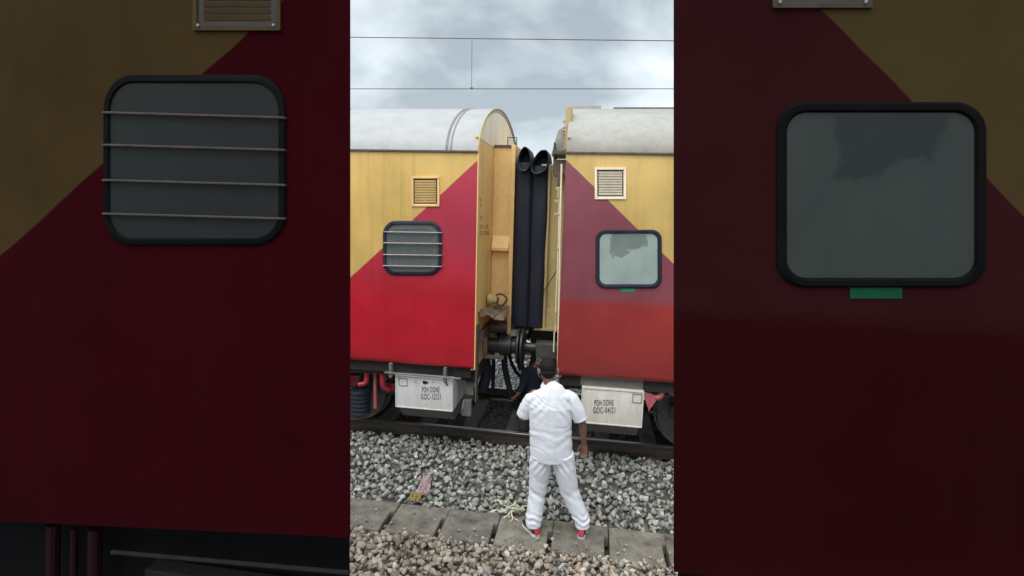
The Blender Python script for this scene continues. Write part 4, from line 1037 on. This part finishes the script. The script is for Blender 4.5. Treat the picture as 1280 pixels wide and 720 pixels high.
def standing_man():
    Ym = 5.12
    P = lambda x, y, dy=0.: at(x, y, Ym+dy)
    root = thing('person', (at(695, 664, Z=ZW).x, Ym+.03, ZW), 'person standing on the walkway with back turned, short-sleeved white shirt and white trousers', 'person')
    aL = at(667, 650, Ym-.02); aR = at(728, 651, Ym+.05)
    aL.z = max(aL.z, ZW+.09); aR.z = max(aR.z, ZW+.09)
    kL, kR = P(672, 613, .04), P(711, 612, .05); hL, hR = P(677, 570), P(703, 570)
    pel = P(689, 562); waist = P(688, 540); chest = P(688, 508, .01); shc = P(689, 489, .03); neck = P(687, 480, .05); hc = P(684.5, 462.5, .10)
    sL, sR = P(664, 497, .03), P(715, 497, .03)
    eR = P(727.5, 528, .03); wR = P(730, 555, .10)
    eL = P(653, 522, .07); wL = P(660, 500, .30)
    Rh = Matrix.Rotation(rad(16), 3, 'Z') @ Matrix.Rotation(rad(-14), 3, 'X')
    b = bmesh.new()
    loft(b, [pel-Vector((0, 0, .07)), pel, waist, chest, shc-Vector((0, 0, .03)), shc+Vector((0, 0, .035))], [(.14, .10), (.175, .125), (.16, .115), (.175, .12), (.16, .10), (.07, .065)], 24, xdir=(1, 0, 0))
    loft(b, [shc-Vector((0, 0, .03)), neck, hc+Vector((0, -.015, -.03))], [.07, .058, .055], 16)
    head(b, hc, Rh, 1.12)
    for h, k, a in ((hL, kL, aL), (hR, kR, aR)):
        loft(b, [h, h.lerp(k, .35), k, k.lerp(a, .3), a, a-Vector((0, 0, .03))], [.092, .085, .058, .06, .037, .035], 16)
        loft(b, [a+Vector((0, -.05, -.05)), a+Vector((0, .02, -.045)), a+Vector((0, .13, -.065))], [.03, .038, .028], 12)
    loft(b, [sR-Vector((.06, 0, 0)), sR, sR.lerp(eR, .5), eR, eR.lerp(wR, .35), wR], [.05, .056, .050, .042, .041, .028], 14)
    loft(b, [sL+Vector((.06, 0, 0)), sL, sL.lerp(eL, .5), eL, eL.lerp(wL, .35), wL], [.05, .056, .050, .042, .041, .028], 14)
    hand(b, wR, (wR-eR).normalized()+Vector((-.05, -.1, 0)), Vector((-.35, -.9, 0)), Vector((-1, 0, 0)), 1.03, .75)
    hand(b, wL, (.25, .1, .9), Vector((.9, .2, 0)), Vector((0, -.3, 1)), 1.0, 1.1)
    me = remesh(b, .0048, 3); body = link('body', me, M['skin'], root, smooth=True)
    # hair: short cap over the skull
    b = bmesh.new(); T = lambda v: hc+Rh @ (Vector(v)*1.12)
    ball(b, T((0, -.018, .028)), (.089, .104, .096), Rh, 4)
    ball(b, T((0, -.050, -.022)), (.074, .062, .060), Rh, 4)
    me = remesh(b, .005, 2); folds(me, lambda c: .0025*noise.noise(c*60)+.001*noise.noise(c*170)); link('hair', me, M['hair'], root, smooth=True)
    for e in (-1, 1):
        mb = MB(); mb.bm.free(); mb.bm = bmesh.new(); ball(mb.bm, T((e*.030, .078, -.008)), .012); mb.build('eye', M['eye'], root, smooth=True)
    b = bmesh.new(); ball(b, T((0, .062, -.052)), (.060, .050, .045), Rh, 3); me = remesh(b, .006, 2); mk = link('face_mask', me, M['mask'], root, smooth=True)
    mb = MB()
    for e in (-1, 1): mb.tube(curve_pts([T((e*.055, .07, -.035)), T((e*.082, .03, -.01)), T((e*.092, -.01, .02)), T((e*.096, -.03, -.0)), T((e*.092, -.02, -.035)), T((e*.075, .02, -.06)), T((e*.05, .07, -.075))], 5), .0028, 6)
    mb.build('ear_loop', M['mask'], mk)
    # shirt
    b = bmesh.new(); hem = P(688.5, 573)
    loft(b, [hem, P(688.5, 562), waist, chest, shc-Vector((0, 0, .035)), shc+Vector((0, .005, .045)), neck+Vector((0, 0, -.005))],
         [(.216, .148), (.222, .152), (.220, .152), (.222, .148), (.195, .125), (.115, .088), (.074, .070)], 32, xdir=(1, 0, .0))
    for s_, e_, f in ((sR, eR, .90), (sL, eL, .88)):
        o_ = s_-Vector((.10 if s_ is sR else -.10, 0, .02))
        ball(b, s_+Vector((0, 0, -.02)), .074)
        loft(b, [o_+Vector((0, 0, .01)), o_.lerp(s_, .6)+Vector((0, 0, .012)), s_+Vector((0, 0, -.01))], [.082, .078, .068], 18)
        loft(b, [s_+Vector((0, 0, -.02)), s_.lerp(e_, .45), s_.lerp(e_, f)], [.074, .079, .078], 18)
    me = remesh(b, .0046, 3)
    def fs(c):
        f = 0
        u = c.x-waist.x; z = c.z
        f += .004*noise.noise((c.x*7, c.y*7, z*4+3))+.003*noise.noise((c.x*10+z*14, c.y*9, z*9))-.010*(1-min(1, 5*abs(noise.noise((c.x*4+z*5, c.y*4, z*7)))))*max(0, noise.noise((c.x*3, c.y*3, z*3+9))+.35)
        # diagonal drag lines from the armpits, rumples at the hem
        for s_ in (-1, 1):
            w_ = math.exp(-((u-s_*.14)/.09)**2-((z-chest.z-.02)/.13)**2); f += .004*w_*math.sin((z*1.2+s_*u*1.6)*48+2*noise.noise((c.x*7, 3, z*6)))
        w_ = math.exp(-((z-waist.z+.03)/.09)**2); f += .0035*w_*math.sin(z*60+5*noise.noise((c.x*5, 1, z*5)))
        f -= .006*math.exp(-(u/.018)**2)*math.exp(-((z-chest.z)/.3)**2)
        return f
    folds(me, fs); sh = link('shirt', me, M['white_cloth'], root, smooth=True)
    mb = MB(); mb.bands([[neck+Vector((rx*math.cos(a), ry*math.sin(a)-.002, z-.02*math.sin(a)*-1)) for a in [2*math.pi*i/28 for i in range(28)]] for rx, ry, z in ((.078, .076, -.03), (.074, .072, .012), (.066, .064, .020), (.086, .086, -.012), (.094, .094, -.03))]); mb.build('collar', M['white_cloth'], sh, auto=50)
    # trousers
    b = bmesh.new()
    loft(b, [pel+Vector((0, 0, .06)), pel, hL.lerp(hR, .5)-Vector((0, 0, .03))], [(.185, .130), (.195, .138), (.185, .130)], 28, xdir=(1, 0, 0))
    for h, k, a, sg in ((hL, kL, aL, -1), (hR, kR, aR, 1)):
        loft(b, [h+Vector((0, 0, .03)), h.lerp(k, .3), k, k.lerp(a, .5), a+Vector((0, 0, .0)), a-Vector((0, 0, .055))], [(.120, .128), (.118, .122), (.099, .10), (.090, .095), (.083, .09), (.080, .09)], 20, xdir=(1, 0, 0))
    me = remesh(b, .0046, 3)
    def ft(c):
        z = c.z; f = .005*noise.noise((c.x*9, c.y*6, z*3.0))-.009*(1-min(1, 5*abs(noise.noise((c.x*5+z*3, c.y*4, z*5+2)))))*max(0, noise.noise((c.x*3, c.y*3, z*3+9))+.35)
        w_ = math.exp(-((z-aL.z-.05)/.07)**2); f += .007*w_*math.sin(z*90+6*noise.noise((c.x*8, c.y*5, 0)))
        w_ = math.exp(-((z-kL.z)/.10)**2); f += .003*w_*math.sin(z*60+c.x*35)
        w_ = math.exp(-((z-hL.z+.06)/.09)**2); f += .005*w_*math.sin((z+abs(c.x-pel.x)*1.6)*55)
        return f
    folds(me, ft); link('trousers', me, M['white_cloth'], root, smooth=True)
    # shoes
    for a, yaw in ((aL, 38), (aR, -6)):
        Rz = Matrix.Rotation(rad(yaw), 3, 'Z'); base = Vector((a.x, a.y, ZW))
        S = lambda v: base+Rz @ Vector(v)
        b = bmesh.new()
        loft(b, [S((0, -.075, .045)), S((0, -.05, .05)), S((0, .02, .052)), S((0, .09, .04)), S((0, .15, .033)), S((0, .195, .03))], [(.025, .03), (.038, .042), (.042, .045), (.046, .034), (.044, .026), (.026, .018)], 18, xdir=Rz @ Vector((1, 0, 0)))
        loft(b, [S((0, -.02, .05)), S((0, -.015, .115))], [(.04, .05), (.036, .045)], 16)
        me = remesh(b, .005, 2); shoe = link('shoe', me, M['shoe_black'], root, smooth=True)
        b = bmesh.new(); ol = [(-.03, -.085), (.03, -.085), (.043, -.04), (.042, .02), (.05, .09), (.044, .16), (.02, .205), (-.02, .205), (-.044, .16), (-.05, .09), (-.042, .02), (-.043, -.04)]
        mb = MB(); mb.prism([S((x, y, .002)) for x, y in ol], (0, 0, .022)); mb.build('sole', M['shoe_white'], shoe)
        mb = MB()
        for e in (-1, 1):
            for y0, z0 in ((-.03, .035), (.012, .035)):
                mb.prism([S((e*.046, y0, z0)), S((e*.046, y0+.016, z0)), S((e*.044, y0+.045, z0+.045)), S((e*.044, y0+.030, z0+.045))], Rz @ Vector((e*.004, 0, 0)))
        mb.build('side_stripe', M['shoe_white'], shoe)
        b = bmesh.new(); loft(b, [S((0, -.09, .035)), S((0, -.075, .075)), S((0, -.055, .105))], [(.03, .012), (.034, .014), (.03, .012)], 14, xdir=Rz @ Vector((1, 0, 0)))
        for e in (-1, 1): loft(b, [S((e*.042, -.05, .05)), S((e*.044, -.03, .055)), S((e*.044, -.01, .05))], [.008, .010, .008], 10)
        me = remesh(b, .004, 1); link('heel_patch', me, M['shoe_red'], shoe, smooth=True)
standing_man()

def bending_man():
    Yp = 6.95
    P = lambda x, y, dy=0.: at(x, y, Yp+dy)
    root = thing('person', (at(660, 540, Yp).x, Yp, -.2), 'person in dark navy shirt and grey trousers bending between the coaches behind the white-clad man', 'person')
    aL, aR = P(655, 537, -.1), P(671, 538, .12); aL.z = max(aL.z, -.12); aR.z = max(aR.z, -.12)
    kL, kR = P(652, 519, -.14), P(666, 519, .06); hL, hR = P(664, 498, -.05), P(676, 498, .1)
    pel = hL.lerp(hR, .5)+Vector((0, 0, .05)); chest = P(668, 473); shc = P(666, 462, -.02); neck = P(670, 455); hc = P(690, 458, .02)
    sL, sR = P(658, 466, -.12), P(674, 466, .15); eL = P(653, 483, -.16); wL = P(647, 493, -.22); eR = P(662, 480, .2); wR = P(652, 482, .15)
    Rh = Matrix.Rotation(rad(60), 3, 'Z') @ Matrix.Rotation(rad(-30), 3, 'X')
    b = bmesh.new()
    loft(b, [pel-Vector((0, 0, .08)), pel, chest, shc, shc+Vector((0, 0, .05))], [(.13, .10), (.15, .11), (.15, .12), (.14, .10), (.06, .06)], 20, xdir=(.3, 1, 0))
    loft(b, [shc, neck, hc], [.06, .05, .05], 14); head(b, hc, Rh, 1.0)
    for h, k, a in ((hL, kL, aL), (hR, kR, aR)):
        loft(b, [h, h.lerp(k, .4), k, k.lerp(a, .35), a], [.085, .08, .056, .055, .036], 14)
        loft(b, [a+Vector((.05, 0, -.05)), a+Vector((-.02, 0, -.045)), a+Vector((-.13, 0, -.065))], [.03, .038, .028], 12)
    for s_, e_, w_ in ((sL, eL, wL), (sR, eR, wR)):
        loft(b, [shc, s_, s_.lerp(e_, .5), e_, e_.lerp(w_, .4), w_], [.06, .054, .048, .040, .038, .026], 12)
        hand(b, w_, Vector((-.5, 0, -.8)), Vector((-.5, .2, .3)), Vector((0, -1, 0)), 1., .7)
    me = remesh(b, .0055, 2); link('body', me, M['skin'], root, smooth=True)
    b = bmesh.new(); T = lambda v: hc+Rh @ Vector(v)
    ball(b, T((0, -.018, .028)), (.081, .094, .086), Rh, 3); ball(b, T((0, -.05, -.02)), (.066, .052, .055), Rh, 3)
    me = remesh(b, .006, 1); link('hair', me, M['hair'], root, smooth=True)
    b = bmesh.new()
    loft(b, [pel+Vector((0, 0, -.04)), pel+Vector((0, 0, .04)), chest, shc, shc+Vector((0, 0, .05))], [(.18, .14), (.185, .14), (.18, .145), (.165, .12), (.08, .075)], 20, xdir=(.3, 1, 0))
    for s_, e_, w_ in ((sL, eL, wL), (sR, eR, wR)): loft(b, [shc, s_, s_.lerp(e_, .5), e_, e_.lerp(w_, .75)], [.07, .072, .064, .056, .046], 14)
    me = remesh(b, .006, 3); folds(me, lambda c: .008*noise.noise(c*9)+.004*noise.noise(c*24)); link('shirt', me, M['navy'], root, smooth=True)
    b = bmesh.new(); loft(b, [pel+Vector((0, 0, .02)), pel-Vector((0, 0, .08))], [(.165, .13), (.165, .13)], 18, xdir=(.3, 1, 0))
    for h, k, a in ((hL, kL, aL), (hR, kR, aR)): loft(b, [h, h.lerp(k, .4), k, k.lerp(a, .5), a], [.105, .10, .08, .074, .07], 16)
    me = remesh(b, .006, 3); folds(me, lambda c: .008*noise.noise(c*10)+.004*noise.noise(c*28)); link('trousers', me, M['grey_cloth'], root, smooth=True)
    for a in (aL, aR):
        b = bmesh.new(); loft(b, [a+Vector((.07, 0, -.045)), a+Vector((.0, 0, -.04)), a+Vector((-.09, 0, -.05)), a+Vector((-.17, 0, -.06))], [.035, .045, .04, .025], 14)
        me = remesh(b, .006, 1); link('shoe', me, M['shoe_black'], root, smooth=True)
bending_man()

# ------------------------------------------------------------------ light
world = bpy.data.worlds.new('World'); scene.world = world; world.use_nodes = True
N = world.node_tree.nodes; Lk = world.node_tree.links; bg = N['Background']
SUN_EL, SUN_AZ = 58, 200           # the sun stands behind the viewer, veiled by cloud
sky = N.new('ShaderNodeTexSky'); sky.sky_type = 'NISHITA'; sky.sun_disc = False
sky.sun_elevation = rad(SUN_EL); sky.sun_rotation = rad(SUN_AZ); sky.air_density = 1.2; sky.dust_density = 3
tc = N.new('ShaderNodeTexCoord'); mp = N.new('ShaderNodeMapping'); mp.inputs['Scale'].default_value = (1, 1, 1.8); mp.inputs['Location'].default_value = (3.3, .4, .2)
Lk.new(tc.outputs['Generated'], mp.inputs[0])
nz = N.new('ShaderNodeTexNoise'); nz.inputs['Scale'].default_value = 3.4; nz.inputs['Detail'].default_value = 6; nz.inputs['Roughness'].default_value = .5; nz.inputs['Distortion'].default_value = .25
Lk.new(mp.outputs[0], nz.inputs['Vector'])
cr = N.new('ShaderNodeValToRGB'); el = cr.color_ramp.elements
el[0].position = .36; el[0].color = (3.2, 3.7, 4.1, 1); el[1].position = .62; el[1].color = (7.2, 7.9, 8.2, 1)
Lk.new(nz.outputs['Fac'], cr.inputs[0])
# overcast brightness: brighter towards the veiled sun
geo = N.new('ShaderNodeVectorMath'); geo.operation = 'DOT_PRODUCT'; Lk.new(tc.outputs['Generated'], geo.inputs[0])
sd = Vector((math.sin(rad(SUN_AZ))*math.cos(rad(SUN_EL)), math.cos(rad(SUN_AZ))*math.cos(rad(SUN_EL)), math.sin(rad(SUN_EL)))); geo.inputs[1].default_value = sd
mr = N.new('ShaderNodeMapRange'); mr.inputs['From Min'].default_value = .1; mr.inputs['From Max'].default_value = 1; mr.inputs['To Min'].default_value = 1.; mr.inputs['To Max'].default_value = 3.4
Lk.new(geo.outputs['Value'], mr.inputs['Value'])
ml = N.new('ShaderNodeMix'); ml.data_type = 'RGBA'; ml.blend_type = 'MULTIPLY'; ml.inputs[0].default_value = 1
Lk.new(cr.outputs[0], ml.inputs[6]); Lk.new(mr.outputs[0], ml.inputs[7])
sp = N.new('ShaderNodeSeparateXYZ'); Lk.new(tc.outputs['Generated'], sp.inputs[0])
mz = N.new('ShaderNodeMapRange'); mz.inputs['From Min'].default_value = .1; mz.inputs['From Max'].default_value = .5; mz.inputs['To Min'].default_value = 1.2; mz.inputs['To Max'].default_value = .95
Lk.new(sp.outputs[2], mz.inputs['Value'])
m3 = N.new('ShaderNodeMix'); m3.data_type = 'RGBA'; m3.blend_type = 'MULTIPLY'; m3.inputs[0].default_value = 1
Lk.new(ml.outputs[2], m3.inputs[6]); Lk.new(mz.outputs[0], m3.inputs[7]); ml = m3
mx = N.new('ShaderNodeMix'); mx.data_type = 'RGBA'; mx.inputs[0].default_value = .9
Lk.new(sky.outputs[0], mx.inputs[6]); Lk.new(ml.outputs[2], mx.inputs[7]); Lk.new(mx.outputs[2], bg.inputs[0])
bg.inputs[1].default_value = .11
sun = bpy.data.lights.new('sun', 'SUN'); sun.energy = 1.5; sun.angle = rad(35); sun.color = (1, .96, .9)
so = bpy.data.objects.new('sun', sun); COL.objects.link(so); so.rotation_euler = sd.to_track_quat('Z', 'Y').to_euler(); so.location = (0, -5, 12)

scene.view_settings.view_transform = 'Standard'; scene.view_settings.look = 'None'
scene.view_settings.exposure = .3; scene.view_settings.gamma = 1
scene.render.resolution_x = 1024; scene.render.resolution_y = 576
